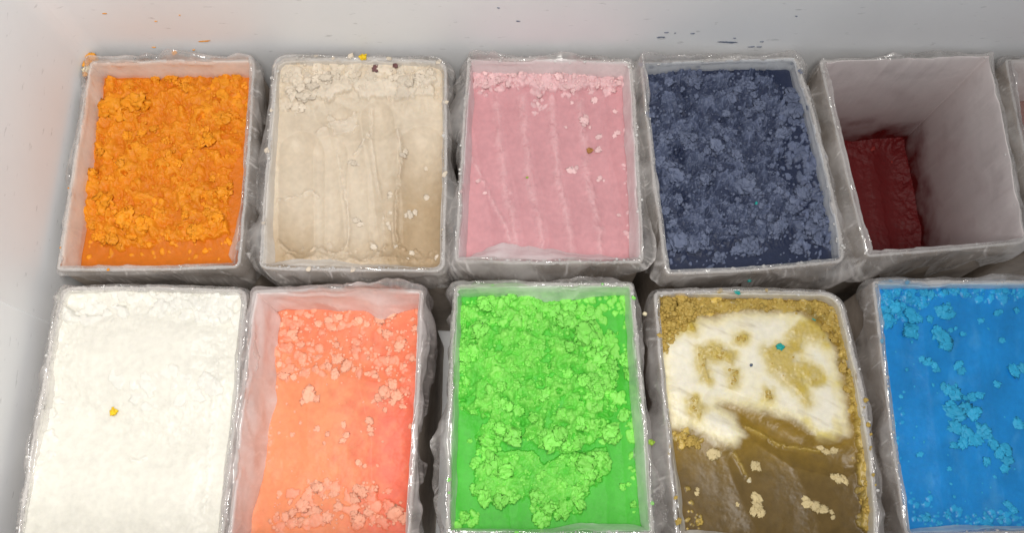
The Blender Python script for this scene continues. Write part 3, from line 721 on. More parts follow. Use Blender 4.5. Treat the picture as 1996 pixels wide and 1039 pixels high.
liner(Cc, zC, [(0, 2, 12, 13, 40), (.4, 3, 10, 3, 20), (1, 4, 3, 3, 20), (1.5, 5, 2, 4, 30), (2, 6, 3, 7, 60), (2.4, 17, 5, 6, 70), (2.75, 24, 5, 6, 70), (2.93, 14, 6, 7, 60), (3, 6, 5, 9, 60), (3.4, 5, 4, 10, 50), (3.8, 4, 7, 15, 50)],
      'milky liner folded wide over the front of the pink carton', seed=3, inner=stained('stained_film', (.93,.80,.81), .45, .75))

# ---- blueberry
D = carton('D', [(1247, 119), (1556, 108), (1652, 512), (1298, 535)], (5, 9, 14, 6), (1, 4, 2, 1), 'carton of dark blue grey crumbly ice cream in the back row', 4, 1.0)
zD = RIM-.020
f = Field(D, zD, 14, .00062)
f.edge_fill(5, 4)
pD = [(1262, 140), (1500, 138), (1560, 180), (1570, 260), (1590, 330), (1600, 400), (1610, 470), (1560, 480), (1500, 470), (1440, 480), (1310, 495), (1290, 420), (1270, 300), (1262, 200)]
main = [(1262, 145), (1490, 140), (1530, 200), (1525, 290), (1500, 330), (1550, 370), (1570, 430), (1500, 470), (1420, 465), (1330, 490), (1300, 470), (1285, 380), (1265, 260)]
f.mound(main, 9, 50, 20)
f.lumps(main, ((36, 13), (15, 8), (7, 4)), 7, 15, .08, 10, 3, 28, 4)
f.blobs([(1530, 180), (1575, 180), (1600, 330), (1630, 480), (1560, 490), (1540, 380), (1500, 320)], 160, 3, 10, .55, warp=.8)
f.blobs([(1290, 480), (1640, 460), (1640, 520), (1300, 525)], 90, 1.5, 5, .7); f.blobs([(1560, 200), (1600, 300), (1640, 480), (1600, 480), (1560, 330)], 140, 2, 8, .7)
mD = ice_mat('blueberry_ice', bump=.4, rad=(.6, .6, 1), sss=.12, rough=.5); cD = ice_mat('blueberry_crumb', color=(.140, .168, .258), bump=.7, sss=.12, rad=(.6, .6, 1))
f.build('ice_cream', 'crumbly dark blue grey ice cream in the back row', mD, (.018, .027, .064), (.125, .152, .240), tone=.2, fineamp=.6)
for a in ((1543, 190, 40), (1550, 212, 42), (1535, 222, 30), (1560, 200, 28), (1560, 380, 40), (1548, 395, 34), (1570, 372, 28), (1540, 410, 26), (1590, 430, 40), (1580, 445, 34), (1600, 440, 30), (1592, 462, 30), (1550, 485, 24), (1552, 472, 16), (1305, 325, 32), (1315, 345, 32), (1320, 470, 44), (1345, 480, 34), (1308, 478, 28), (1455, 482, 34, ), (1437, 487, 26), (1472, 485, 28), (1400, 503, 24), (1408, 500, 14), (1510, 450, 34), (1520, 440, 26), (1450, 370, 34), (1462, 355, 28), (1395, 290, 26), (1290, 280, 26)):
    f.chunk(*a, cD, embed=.3)
f.scatter(main, 110, 8, 26, cD, power=1.5); f.scatter(pD, 50, 6, 12, cD, power=1.6); fines(f, pD, 560, 3, 9, cD); smears(f, 40, 3, 12, cD)
fD = f
liner(D, zD, [(0, 2, 11, 5, 30), (.5, 1, 6, 2, 20), (1, 1, 3, 4, 30), (1.5, 1, 2, 5, 40), (2, 1, 2, 7, 60), (2.5, 2, 3, 4, 70), (3, 2, 3, 7, 60), (3.5, 3, 5, 8, 50)],
      'wrinkled liner in the carton of dark blue grey ice cream', seed=4, inner=stained('stained_film', (.62,.68,.75)))

# ---- almost empty, red
E = carton('E', [(1598, 116), (1930, 105), (2004, 474), (1690, 500)], (5, 6, 9, 6), (0, 1, 1, 1), 'nearly empty deep carton with a little dark red ice cream at the bottom', 5, .7)
zE = RIM-.195
f = Field(E, zE, 15)
f.edge_fill(40, 16, .9); f.H += 3*U*f.w0
wE = whole(E, zE, 0)
for k in range(4):
    (x0, y0), (x1, y1), (x2, y2), (x3, y3) = wE
    a = (k+.6)/4.2
    f.track([(x0+(x1-x0)*a, y0+22), (x3+(x2-x3)*a, y3-10)], 26, 4, 14)
f.blobs([wE[0], wE[1], (wE[1][0], wE[1][1]+12), (wE[0][0], wE[0][1]+12)], 30, 3, 8, .4)
mE = ice_mat('red_ice', rough=.6, bump=.25, rad=(1, .2, .2)); cE = ice_mat('red_crumb', color=(.26, .025, .02), bump=.4)
f.C *= .3
f.build('ice_cream', 'last of the dark red ice cream deep in the nearly empty carton', mE, (.125, .006, .007), (.15, .010, .009), sm=.1)
for a in ((.12, .06, 12), (.3, .05, 14), (.5, .08, 11), (.75, .05, 12), (.9, .12, 10)):
    x = wE[0][0]+(wE[1][0]-wE[0][0])*a[0]; y = wE[0][1]+(wE[3][1]-wE[0][1])*a[1]; f.chunk(x, y, a[2], cE, True)
liner(E, zE, [(0, 1, 5, 3, 30), (.25, 1, 5, 2, 30), (.9, 1, 3, 3, 30), (1, 3, 6, 3, 40), (1.5, 1, 1, 2.5, 40), (2, 3, 3, 5, 50), (2.5, 1, 2, 4, 70), (2.9, 2, 3, 6, 80), (3, 3, 4, 9, 90), (3.5, 4, 4, 11, 110), (3.8, 2, 4, 8, 60)],
      'loose milky liner hanging in the nearly empty carton', seed=5, inner_low=zE+.006, inner=film_mat('red_stained_film', .75, 1.0, (.90, .83, .82), (.015, .165, (.12, .010, .010)), through=.12))

# ---- far right of the back row, cut by the edge of the photograph
G6 = carton('F', [(1958, 112), (2290, 108), (2400, 455), (2038, 470)], (6, 6, 8, 8), (1, 1, 1, 1), 'carton at the right edge of the back row with its bag drawn over it', 6, .6)
zF = RIM-.055
f = Field(G6, zF, 16); f.H += 8*U*f.w1; f.blobs(whole(G6, zF), 120, 4, 12, .5)
mF = ice_mat('dusky_ice', bump=.3); f.build('ice_cream', 'dusky pink brown ice cream at the right edge of the photo, back row', mF, (.30, .17, .15), (.42, .27, .24))
liner(G6, zF, [(0, 20, 6, 5, 30), (.5, 20, 7, 3, 30), (1, 5, 4, 3, 30), (2, 5, 3, 5, 50), (3, 8, 3, 6, 60), (3.3, 24, 4, 4, 60), (3.8, 26, 5, 5, 60)],
      'bunched milky liner at the right edge of the back row', seed=6, amp=1.5, inner=stained('stained_film', (.66,.55,.52)))

# ---- white (front row, far left)
G = carton('G', [(116, 557), (482, 563), (434, 1062), (28, 1062)], (14, 12, 8, 8), (1, 1, 1, 1), 'carton filled to the brim with white ice cream at front left', 7, 1.2)
zG = RIM-.010
f = Field(G, zG, 17)
f.edge_fill(14, 9, .4)
f.mound([(150, 620), (420, 600), (430, 760), (330, 830), (180, 790), (130, 720)], 20, 110, 16)
f.mound([(60, 900), (400, 880), (400, 1060), (40, 1060)], 10, 120)
f.H -= 11*U*np.exp(-(((f.x-180)/55)**2+((f.y-600)/20)**2)); f.H -= 9*U*np.exp(-(((f.x-395)/60)**2+((f.y-625)/22)**2)); f.H -= 7*U*np.exp(-(((f.x-300)/100)**2+((f.y-775)/22)**2))
f.H += 6*U*f.w0+.9*U*f.w1
f.slab([(300, 575), (460, 580), (450, 620), (420, 640), (390, 610), (330, 610)], 5, 7, 12)
f.blobs([(120, 570), (470, 575), (465, 640), (400, 630), (300, 595), (160, 640), (115, 640)], 70, 4, 16, .35)
f.blobs([(230, 740), (430, 720), (430, 800), (260, 800)], 28, 4, 16, .22)
f.blobs([(130, 640), (160, 640), (110, 900), (60, 1000)], 40, 3, 10, .35)
f.ridge([(255, 890), (262, 900), (275, 900), (285, 893)], 3, 4, .3); f.ridge([(430, 700), (415, 830), (400, 1000)], 5, 3, .3)
mG = ice_mat('white_ice', rough=.4, bump=.05, sss=.5, rad=(1, 1, .9)); cG = ice_mat('white_crumb', color=(.88, .87, .81), bump=.4, sss=.4)
f.build('ice_cream', 'heaped soft white ice cream in the front left carton', mG, (.79, .775, .70), (.80, .79, .73), tone=.02, fineamp=.12, sm=.05)
fG = f; smears(f, 14, 4, 12, cG)
liner(G, zG, [(0, 2, 13, 5, 30), (.3, 1, 16, 3, 25), (.5, 1, 13, 3, 20), (.6, 1, 7, 3, 20), (.85, 1, 9, 4, 20), (1, 4, 7, 6, 30), (1.5, 5, 2, 4, 40), (2, 5, 2, 4, 40), (3, 4, 2, 3, 30), (3.5, 5, 2, 4, 40), (3.9, 3, 6, 8, 40)],
      'shiny clear liner standing up round the white ice cream', seed=7)

# ---- salmon
Hh = carton('H', [(492, 563), (826, 563), (799, 1062), (441, 1062)], (6, 6, 7, 7), (1, 1, 1, 1), 'carton of salmon orange ice cream in the front row', 8, .8)
zH = RIM-.050
f = Field(Hh, zH, 18)
f.H += 3*U*f.w0+.8*U*f.w1
f.mound([(530, 700), (800, 690), (790, 900), (520, 900)], 6, 120)
f.edge_fill(8, 5)
f.track([(560, 640), (640, 680), (760, 700)], 50, 6); f.track([(740, 720), (770, 850), (770, 960)], 45, 7); f.track([(560, 720), (560, 900)], 40, 3)
mS = ice_mat('salmon_ice', rough=.45, bump=.2, rad=(1, .5, .3), sss=.3); cS = ice_mat('salmon_crumb', color=(.94, .46, .31), bump=.4, rad=(1, .5, .3))
pS1 = [(528, 605), (815, 605), (812, 640), (795, 790), (740, 790), (720, 740), (640, 730), (540, 735), (527, 700)]
pS2 = [(540, 960), (640, 930), (740, 940), (790, 990), (790, 1030), (520, 1035)]
f.blobs(pS1, 110, 3, 10, .5); f.blobs(pS2, 45, 4, 14, .3, soft=.3); f.blobs([(525, 600), (530, 600), (530, 900), (524, 900)], 30, 2, 4, .5)
f.blobs([(528, 620), (610, 620), (620, 740), (530, 740)], 50, 3, 9, .4)
def colS(c):
    m = np.clip(sstep(620, 800, f.x+60*f.w1)*sstep(620, 800, f.y)+.5*sstep(760, 640, f.y)+.4*f.w1, 0, 1)[..., None]
    r = np.array([.78, .145, .085]); k = (1-.6*f.C[..., None]); return c*(1-.9*m*k)+r*.9*m*k
f.build('ice_cream', 'salmon orange ice cream scattered with pale crumbs', mS, (.86, .315, .150), (.92, .40, .26), colour=colS)
for a in ((568, 652, 24), (574, 660, 15), (555, 735, 24), (575, 737, 14), (605, 772, 30), (618, 778, 18), (592, 780, 15), (600, 762, 14), (660, 700, 26), (675, 712, 24), (655, 735, 18), (690, 720, 15), (640, 715, 15), (652, 728, 16), (715, 730, 13), (730, 735, 15), (740, 620, 30), (755, 652, 24), (760, 612, 22), (780, 672, 22), (775, 678, 16), (760, 720, 18), (755, 700, 15), (768, 752, 20), (750, 765, 26), (775, 770, 24), (738, 775, 20), (728, 783, 11), (765, 785, 14), (785, 792, 13), (750, 800, 13), (720, 822, 16), (722, 838, 14), (724, 848, 10), (670, 830, 13), (675, 850, 16), (668, 860, 14), (620, 838, 12), (640, 848, 10), (570, 848, 9), (633, 865, 8), (617, 947, 24), (625, 952, 16), (700, 903, 15), (705, 960, 24), (690, 975, 26), (695, 952, 18), (650, 965, 18), (590, 985, 26), (570, 1000, 20), (612, 1000, 26), (640, 1010, 22), (585, 1020, 20), (700, 1015, 24), (690, 1000, 18), (720, 1000, 20), (660, 990, 20), (555, 1010, 18), (770, 1005, 34), (790, 1010, 24), (640, 625, 18), (652, 640, 18), (660, 618, 20), (620, 630, 15), (700, 625, 18), (714, 633, 14), (600, 615, 18), (575, 620, 15), (545, 632, 15), (655, 672, 12), (653, 660, 11), (540, 755, 9), (545, 710, 12), (810, 640, 12), (805, 700, 12), (790, 715, 12), (800, 832, 11), (712, 910, 9), (735, 908, 8), (565, 980, 12), (540, 1002, 10)):
    f.chunk(*a, cS, True)
f.scatter(pS1, 60, 5, 11, cS, True); f.scatter(pS2, 10, 6, 12, cS, True)
f.scatter([(530, 740), (795, 740), (790, 940), (530, 930)], 22, 3, 7, cS, True)
fS = f; fines(f, pS1, 200, 3, 7, cS); fines(f, pS2, 90, 3, 7, cS); smears(f, 14, 3, 8, cS)
liner(Hh, zH, [(0, 9, 7, 5, 30), (.12, 4, 8, 5, 30), (.4, 5, 10, 4, 30), (.6, 6, 13, 4, 30), (.72, 14, 15, 4, 30), (.8, 8, 17, 6, 30), (.93, 3, 18, 6, 40), (1, 4, 12, 9, 50), (1.15, 4, 4, 3, 50), (1.6, 5, 2, 2, 60), (2, 4, 3, 3, 60), (3, 3, 3, 5, 40), (3.12, 2, 3, 6, 40), (3.25, 9, 4, 9, 50), (3.5, 12, 3, 6, 50), (3.95, 11, 5, 6, 50)],
      'pale pink tinged liner sagging over the salmon ice cream', seed=8, amp=1.3, mat=film_mat('pinkish_film', .22, .55, (.97, .90, .89)), inner=stained('stained_film', (.98,.80,.77), .5, .8))

# ---- green
I = carton('I', [(884, 553), (1234, 552), (1277, 1045), (868, 1045)], (8, 6, 6, 7), (1, 1, 1, 1), 'carton of bright green ice cream at the middle of the front row', 9, 1.2)
zI = RIM-.024
f = Field(I, zI, 19, .00062)
f.edge_fill(5, 3); f.H += 4*U*f.w0+1.4*U*f.w1
for x0 in (905, 955, 1010, 1070, 1130, 1190, 1235): f.track([(x0, 580), (x0+8, 800), (x0+22, 1040)], 34, 5, 10)
f.mound([(940, 600), (1100, 620), (1180, 700), (1190, 800), (1120, 870), (1000, 850), (900, 790), (890, 660)], 22, 90)
P1 = [(890, 600), (1000, 575), (1130, 580), (1150, 640), (1190, 680), (1200, 790), (1190, 840), (1140, 870), (1110, 890), (1050, 870), (1000, 850), (970, 880), (930, 880), (925, 850), (950, 820), (895, 800), (888, 700)]
P2 = [(925, 920), (960, 880), (1040, 880), (1060, 905), (1110, 885), (1180, 875), (1190, 920), (1150, 950), (1130, 1000), (1080, 1005), (1030, 970), (980, 985), (925, 975)]
f.lumps(P1, ((40, 14), (18, 8), (8.5, 4)), 11, 17, .17, 12, 3, 22, 2)
f.lumps(P2, ((60, 7), (20, 5), (8.5, 3)), 14, 10, .32, 12, 3, 18, 3, .2)
f.blobs([(1140, 640), (1200, 650), (1205, 860), (1160, 880), (1130, 760)], 60, 4, 13, .5, warp=.8)
f.blobs([(895, 580), (1235, 575), (1235, 600), (1150, 640), (900, 640)], 140, 3, 10, .6); f.blobs([(1215, 620), (1240, 620), (1262, 1000), (1235, 1000)], 110, 2, 7, .6)
f.blobs([(890, 1000), (935, 1000), (930, 1030), (885, 1030)], 26, 2, 8, .6); f.blobs([(1030, 985), (1090, 995), (1080, 1030), (1040, 1020)], 20, 3, 9, .6)
mI = ice_mat('green_ice', bump=.25, rad=(.4, 1, .2), sss=.12); cI = ice_mat('green_crumb', color=(.27, .82, .125), bump=.6, rad=(.4, 1, .2), sss=.3)
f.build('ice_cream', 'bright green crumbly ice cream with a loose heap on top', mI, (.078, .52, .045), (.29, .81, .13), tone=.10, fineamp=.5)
for a in ((945, 600, 26), (1000, 580, 20), (1040, 590, 26), (1080, 615, 34), (1100, 625, 30), (1140, 655, 40), (1150, 640, 28), (1165, 700, 44), (1175, 690, 30), (1150, 610, 24), (1190, 655, 26), (935, 650, 34), (925, 690, 30), (900, 720, 26), (910, 745, 24), (1140, 570, 16), (1060, 575, 18), (1222, 700, 26), (1226, 730, 24), (1195, 850, 36), (1185, 845, 26), (1215, 810, 24), (1075, 860, 40), (1090, 850, 34), (1120, 865, 30), (960, 905, 40), (985, 920, 34), (950, 880, 34), (930, 905, 24), (1140, 905, 44), (1165, 895, 34), (1180, 900, 24), (1150, 925, 28), (1130, 985, 26), (1095, 995, 34), (1070, 990, 34), (1045, 970, 30), (945, 970, 28), (975, 978, 26), (1000, 972, 26), (925, 955, 20), (1125, 960, 24), (950, 860, 34), (975, 840, 30), (1000, 855, 30), (1050, 1010, 22), (1065, 1020, 16), (915, 860, 12), (1215, 950, 12), (1235, 985, 14), (1225, 945, 12), (905, 1010, 20), (1075, 575, 22), (1110, 600, 26)):
    f.chunk(*a, cI, embed=.34)
f.scatter(P1, 90, 7, 26, cI, power=1.5); fines(f, P1, 480, 3, 8, cI); fines(f, P2, 120, 3, 7, cI); smears(f, 46, 3, 10, cI); f.scatter(P2, 20, 7, 14, cI)
fI = f
liner(I, zI, [(0, 3, 8, 7, 30), (.3, 4, 10, 4, 30), (.5, 9, 6, 3, 30), (.9, 3, 4, 3, 30), (1, 3, 3, 2, 30), (1.5, 5, 2, 3, 40), (1.9, 5, 3, 6, 50), (2, 4, 3, 5, 50), (2.3, 8, 3, 3, 40), (2.6, 2, 3, 3, 40), (3, 3, 2, 6, 40), (3.5, 5, 3, 8, 50), (3.85, 4, 5, 13, 50)],
      'crinkled liner in the carton of bright green ice cream', seed=9, inner=stained('stained_film', (.72,.90,.66)))

# ---- caramel ripple
J = carton('J', [(1274, 568), (1642, 568), (1716, 1062), (1320, 1062)], (6, 24, 8, 8), (2, 7, 1, 1), 'bulging carton of brown and white ripple ice cream in the front row', 10, 1.0)
zJ = RIM-.016
f = Field(J, zJ, 20)
f.edge_fill(6, 5)
white = [(1283, 668), (1300, 640), (1345, 625), (1400, 620), (1450, 608), (1560, 612), (1600, 640), (1625, 690), (1645, 770), (1652, 850), (1600, 855), (1545, 820), (1500, 805), (1480, 800), (1440, 790), (1400, 790), (1430, 810), (1450, 850), (1430, 870), (1395, 862), (1350, 835), (1310, 835), (1300, 800), (1290, 740)]
f.H += 2*U*f.w0+.7*U*f.w1
f.mound(white, 8, 60, 6)
f.track([(1290, 730), (1380, 700), (1470, 690), (1560, 660)], 40, 5); f.track([(1400, 790), (1470, 820), (1560, 880), (1640, 900)], 34, 8); f.track([(1350, 900), (1400, 1030)], 60, 3, 10); f.track([(1480, 900), (1540, 1040)], 60, 3, 10); f.track([(1600, 900), (1650, 1040)], 50, 2.5, 10)
pJe = [(1285, 575), (1400, 585), (1560, 585), (1630, 600), (1665, 690), (1690, 800), (1705, 940), (1708, 1040), (1680, 1040), (1672, 880), (1650, 720), (1620, 640), (1580, 610), (1440, 602), (1350, 615), (1300, 640), (1285, 660)]
f.slab(pJe, 8, 5, 12); f.blobs(pJe, 480, 2, 8, .5)
f.blobs([(1280, 560), (1340, 575), (1350, 620), (1310, 650), (1282, 690)], 90, 4, 13, .7)
f.blobs([(1310, 840), (1340, 838), (1372, 860), (1360, 880), (1310, 870)], 26, 2, 8, .5); f.blobs([(1320, 940), (1350, 960), (1370, 1030), (1345, 1035)], 20, 2, 7, .5)
f.ridge([(1450, 830), (1490, 850), (1520, 868), (1600, 880)], 4, 5, .7); f.ridge([(1420, 870), (1440, 900), (1455, 930)], 4, 3, .5)
pats = [([(1360, 680), (1400, 675), (1430, 690), (1425, 715), (1410, 705), (1375, 700), (1380, 745), (1368, 740)], .8), ([(1420, 720), (1434, 725), (1434, 750), (1424, 752)], .8), ([(1432, 658), (1453, 656), (1450, 668), (1432, 668)], .8), ([(1490, 762), (1500, 765), (1502, 780), (1492, 782)], .8),
        ([(1340, 780), (1355, 775), (1368, 800), (1362, 815), (1345, 800)], .9), ([(1490, 680), (1530, 672), (1545, 640), (1600, 620), (1605, 670), (1570, 660), (1545, 700), (1590, 725), (1600, 740), (1580, 750), (1560, 730), (1575, 790), (1545, 760), (1500, 720)], .75), ([(1300, 600), (1345, 620), (1355, 650), (1330, 640), (1300, 660)], .9)]
ca, sa = math.cos(.45), math.sin(.45)
streak = fbm((f.x*ca+f.y*sa)/90, (f.y*ca-f.x*sa)/17, 3., 4, 91)
sw = sdf(white, f.x, f.y)+8*f.w1+11*streak
mw = sstep(-12, 12, sw)
mp_ = np.zeros_like(f.x)
for pl, k in pats:
    mp_ = np.maximum(mp_, k*np.clip(.65+.5*f.w1, .2, 1)*sstep(-16, 12, sdf(pl, f.x, f.y)+14*f.w2+4*f.fine))
halo = np.exp(-(np.minimum(sw, 60)/16)**2)*mw
mw = mw*(1-.30*sstep(.1, .5, streak))
glow = np.zeros_like(f.x)
for pl, k in pats: glow = np.maximum(glow, np.exp(-(np.maximum(0, -sdf(pl, f.x, f.y))/15)**2))
yel = np.clip(.75*glow*np.clip(.7+f.w2, 0, 1)+sstep(.05, .45, fbm(f.x/55, f.y/55, 9., 3, 77))*.55*sstep(1420, 1560, f.x)+.55*halo, 0, 1)
for q, (pl, k) in enumerate(pats): f.H += (4 if q != 5 else 2)*U*sstep(-3, 5, sdf(pl, f.x, f.y)+9*f.w2)*(1+f.fine)
def colJ(c):
    must = np.array([.36, .225, .030]); brown = np.array([.155, .100, .030]); gold = np.array([.48, .345, .085]); cream = np.array([.88, .84, .70]); lem = np.array([.78, .66, .22])
    t = sstep(820, 960, f.y+25*f.w1)[..., None]
    b = (must*.8)*(1-t)+brown*t
    b = b*(1+.35*f.w2[..., None])
    wcol = cream*(1-yel[..., None])+lem*yel[..., None]
    mw2 = (mw*(1-mp_))[..., None]
    o = b*(1-mw2)+wcol*mw2
    pm = (mp_*mw)[..., None]; o = o*(1-pm)+np.array([.62, .46, .06])*pm
    e = np.clip(f.C, 0, 1)[..., None]
    return o*(1-e)+gold*(1+.3*f.T[..., None])*e
mJ = ice_mat('ripple_ice', rough=.33, bump=.12, rad=(1, .8, .4), sss=.25); cJ = ice_mat('gold_crumb', color=(.52, .36, .085), bump=.6); cJ2 = ice_mat('cream_crumb', color=(.68, .55, .29), bump=.5)
f.build('ice_cream', 'brown and white ripple ice cream with golden crumbs', mJ, (.2, .12, .04), (.5, .35, .1), colour=colJ, tone=.12, sm=.15)
for a in ((1390, 887, 24), (1383, 884, 14), (1478, 985, 24), (1474, 970, 20), (1485, 1000, 22), (1468, 995, 16), (1472, 908, 18), (1480, 914, 14), (1635, 935, 20), (1648, 937, 16), (1625, 930, 12), (1615, 880, 20), (1628, 878, 18), (1600, 872, 14), (1573, 985, 18), (1590, 990, 22), (1605, 992, 18), (1570, 975, 14), (1622, 1000, 12), (1361, 955, 10), (1358, 963, 9), (1460, 937, 8), (1438, 985, 8), (1680, 940, 10), (1625, 1010, 9)): f.chunk(*a, cJ2, True)
fines(f, [(1278, 566), (1345, 575), (1360, 620), (1320, 655), (1284, 700)], 300, 4, 12, cJ)
for a in ((1305, 580, 34), (1322, 588, 26), (1298, 603, 28), (1315, 615, 22), (1300, 632, 20), (1335, 606, 18), (1290, 618, 18), (1348, 590, 18), (1612, 640, 20), (1625, 660, 20), (1640, 720, 16), (1650, 760, 15), (1330, 850, 16), (1345, 862, 18), (1360, 868, 12)): f.chunk(*a, cJ, embed=.35)
f.scatter(pJe, 120, 6, 14, cJ, power=1.8)
fJ = f; fines(f, pJe, 420, 3, 8, cJ); smears(f, 60, 3, 12, cJ)
for pl, k in pats: fines(f, pl, 12, 2.5, 6, cJ)
liner(J, zJ, [(0, 1, 3, 2, 30), (.5, 1, 6, 3, 20), (1, 1, 3, 3, 20), (1.3, 1, 2, 4, 20), (1.6, 1, 2, 3, 40), (2, 1, 2, 4, 40), (3, 8, 3, 7, 50), (3.2, 7, 4, 10, 60), (3.4, 4, 4, 12, 60), (3.7, 1, 2, 8, 40)],
      'milky liner in the bulging carton of brown and white ice cream', seed=10, inner=stained('stained_film', (.88,.84,.70)))

# ---- blue
K = carton('K', [(1700, 546), (2062, 548), (2135, 1036), (1765, 1048)], (5, 7, 7, 7), (1, 1, 1, 1), 'carton of vivid blue ice cream at the front right', 11, .8)
zK = RIM-.014
f = Field(K, zK, 21)
f.H += 3*U*f.w0+.7*U*f.w1; f.edge_fill(4, 3)
f.track([(1740, 650), (1760, 800), (1800, 1000)], 60, 4); f.track([(1860, 650), (1900, 980)], 60, 4); f.track([(1960, 600), (1990, 900)], 60, 4)
pK = [(1715, 562), (1996, 562), (2055, 565), (2050, 590), (1960, 580), (1900, 585), (1850, 570), (1800, 600), (1780, 625), (1720, 640)]
f.blobs(pK, 120, 3, 9, .4); f.blobs([(1775, 960), (1820, 990), (1990, 1000), (2000, 1030), (1780, 1030)], 80, 2, 7, .35); f.blobs([(1725, 750), (1760, 800), (1770, 900), (1750, 900)], 24, 2, 6, .3)
mK = ice_mat('blue_ice', rough=.38, bump=.2, rad=(.2, .6, 1), sss=.2, coat=.15); cK = ice_mat('blue_crumb', color=(.035, .43, .74), bump=.5, rad=(.2, .6, 1), sss=.2)
f.build('ice_cream', 'vivid blue ice cream with lighter lumps at front right', mK, (.012, .26, .66), (.028, .40, .75), tone=.06, colour=lambda c: c*(1+.28*fbm(f.x/70, f.y/110, 4., 4, 93))[..., None]+np.array([.03, .06, .05])*sstep(.1, .6, fbm(f.x/40, f.y/80, 8., 4, 95))[..., None])
for a in ((1730, 625, 30), (1778, 613, 34), (1790, 620, 24), (1782, 642, 34), (1775, 648, 26), (1812, 623, 20), (1835, 608, 30), (1850, 612, 26), (1845, 600, 20), (1838, 660, 38), (1830, 650, 28), (1845, 672, 26), (1800, 570, 22), (1812, 576, 18), (1745, 600, 24), (1760, 595, 20), (1808, 708, 18), (1820, 712, 16), (1826, 720, 16), (1797, 700, 14), (1870, 715, 20), (1876, 725, 16), (1862, 765, 36), (1848, 760, 22), (1840, 755, 16), (1870, 770, 22), (1897, 774, 24), (1912, 770, 20), (1885, 776, 16), (1860, 805, 38), (1880, 800, 36), (1900, 808, 30), (1855, 795, 26), (1862, 835, 28), (1885, 845, 28), (1900, 855, 36), (1880, 862, 28), (1860, 868, 22), (1915, 840, 26), (1925, 850, 22), (1935, 862, 24), (1960, 875, 28), (1950, 885, 24), (1965, 895, 24), (1925, 900, 20), (1960, 912, 18), (1940, 870, 20), (1947, 610, 16), (1952, 606, 12), (1912, 625, 12), (1880, 650, 14), (1980, 720, 30), (1995, 718, 20), (1945, 750, 20), (1985, 825, 22), (1955, 664, 12), (1965, 985, 20), (1975, 995, 16), (1985, 605, 14), (1770, 720, 9), (1795, 885, 12), (1852, 915, 10), (1940, 930, 8), (1780, 665, 8), (1855, 643, 12), (1865, 640, 9)):
    f.chunk(*a, cK, True)
f.scatter(pK, 40, 5, 14, cK, True); f.scatter([(1780, 970), (1830, 1000), (1990, 1000), (1995, 1030), (1790, 1030)], 26, 5, 14, cK, True)
f.scatter([(1720, 640), (1995, 600), (1995, 980), (1780, 980)], 30, 3, 8, cK, True)
fK = f; fines(f, pK, 180, 2, 6, cK); smears(f, 34, 3, 9, cK)
liner(K, zK, [(0, 1, 8, 5, 30), (.5, 1, 7, 2, 20), (1, 1, 4, 3, 30), (2, 1, 3, 3, 30), (2.4, 3, 4, 3, 50), (2.7, 6, 4, 3, 50), (3, 2, 3, 3, 40), (3.5, 1, 2, 3, 60)],
      'clear liner in the carton of vivid blue ice cream', seed=11, inner=stained('stained_film', (.62,.84,.92)))

for b_, n_ in ((A, 90), (B_, 300), (Cc, 380), (D, 260), (E, 60), (G, 300), (Hh, 60), (I, 320), (J, 240), (K, 120)): frost_bits(b_, n_)
# ================================================================== stray bits
def bit(name, px, py, z, size, mat, label, cat, flat=False, wall=False, group=None, sx=1., sz=1.):
    """a small loose crumb or smear; on the back wall when wall is set (py then gives its height there)"""
    o = bpy.data.objects.new(name, random.choice(FL if flat else CH)); C.objects.link(o)
    o.material_slots[0].link = 'OBJECT'; o.material_slots[0].material = mat
    r = size*U*.5
    if wall:
        lo, hi = RIM-.05, ZT
        for _ in range(40):
            m = (lo+hi)/2
            if float(P(px, py, m)[1]) > ybk: lo = m
            else: hi = m
        x = float(P(px, py, lo)[0]); o.location = (x, ybk-.0002, lo)
        o.scale = (r*sx/PR, .0007/PR, r*sz*1.6/PR); o.rotation_euler = (0, random.uniform(-.2, .2), 0)
    else:
        x, y = P(px, py, z); o.location = (float(x), float(y), z); o.scale = (r/PR,)*3; o.rotation_euler = (.2, .1, random.uniform(0, 6))
    tag(o, label, cat, group); return o
m_or = ice_mat('dried_orange', color=(.80, .35, .03), rough=.6); m_bl = ice_mat('dried_blue', color=(.12, .15, .22), rough=.6)
m_ye = ice_mat('yellow_bit', color=(.90, .62, .02)); m_pu = ice_mat('purple_stain', color=(.16, .07, .07)); m_tq = ice_mat('turquoise_bit', color=(.02, .42, .38))
m_gn = ice_mat('green_bit', color=(.35, .55, .06)); m_dk = ice_mat('dark_bit', color=(.08, .06, .05)); m_crm = ice_mat('pale_bit', color=(.80, .72, .50))
bit('smear', 398, 79, 0, 24, m_or, 'orange smear on the back wall above the orange carton', 'smear', True, True, None, 1.1, .35)
bit('smear', 1418, 81, 0, 40, m_bl, 'largest dark blue smear on the back wall above the dark blue ice cream', 'smear', True, True, None, 1.0, .25)
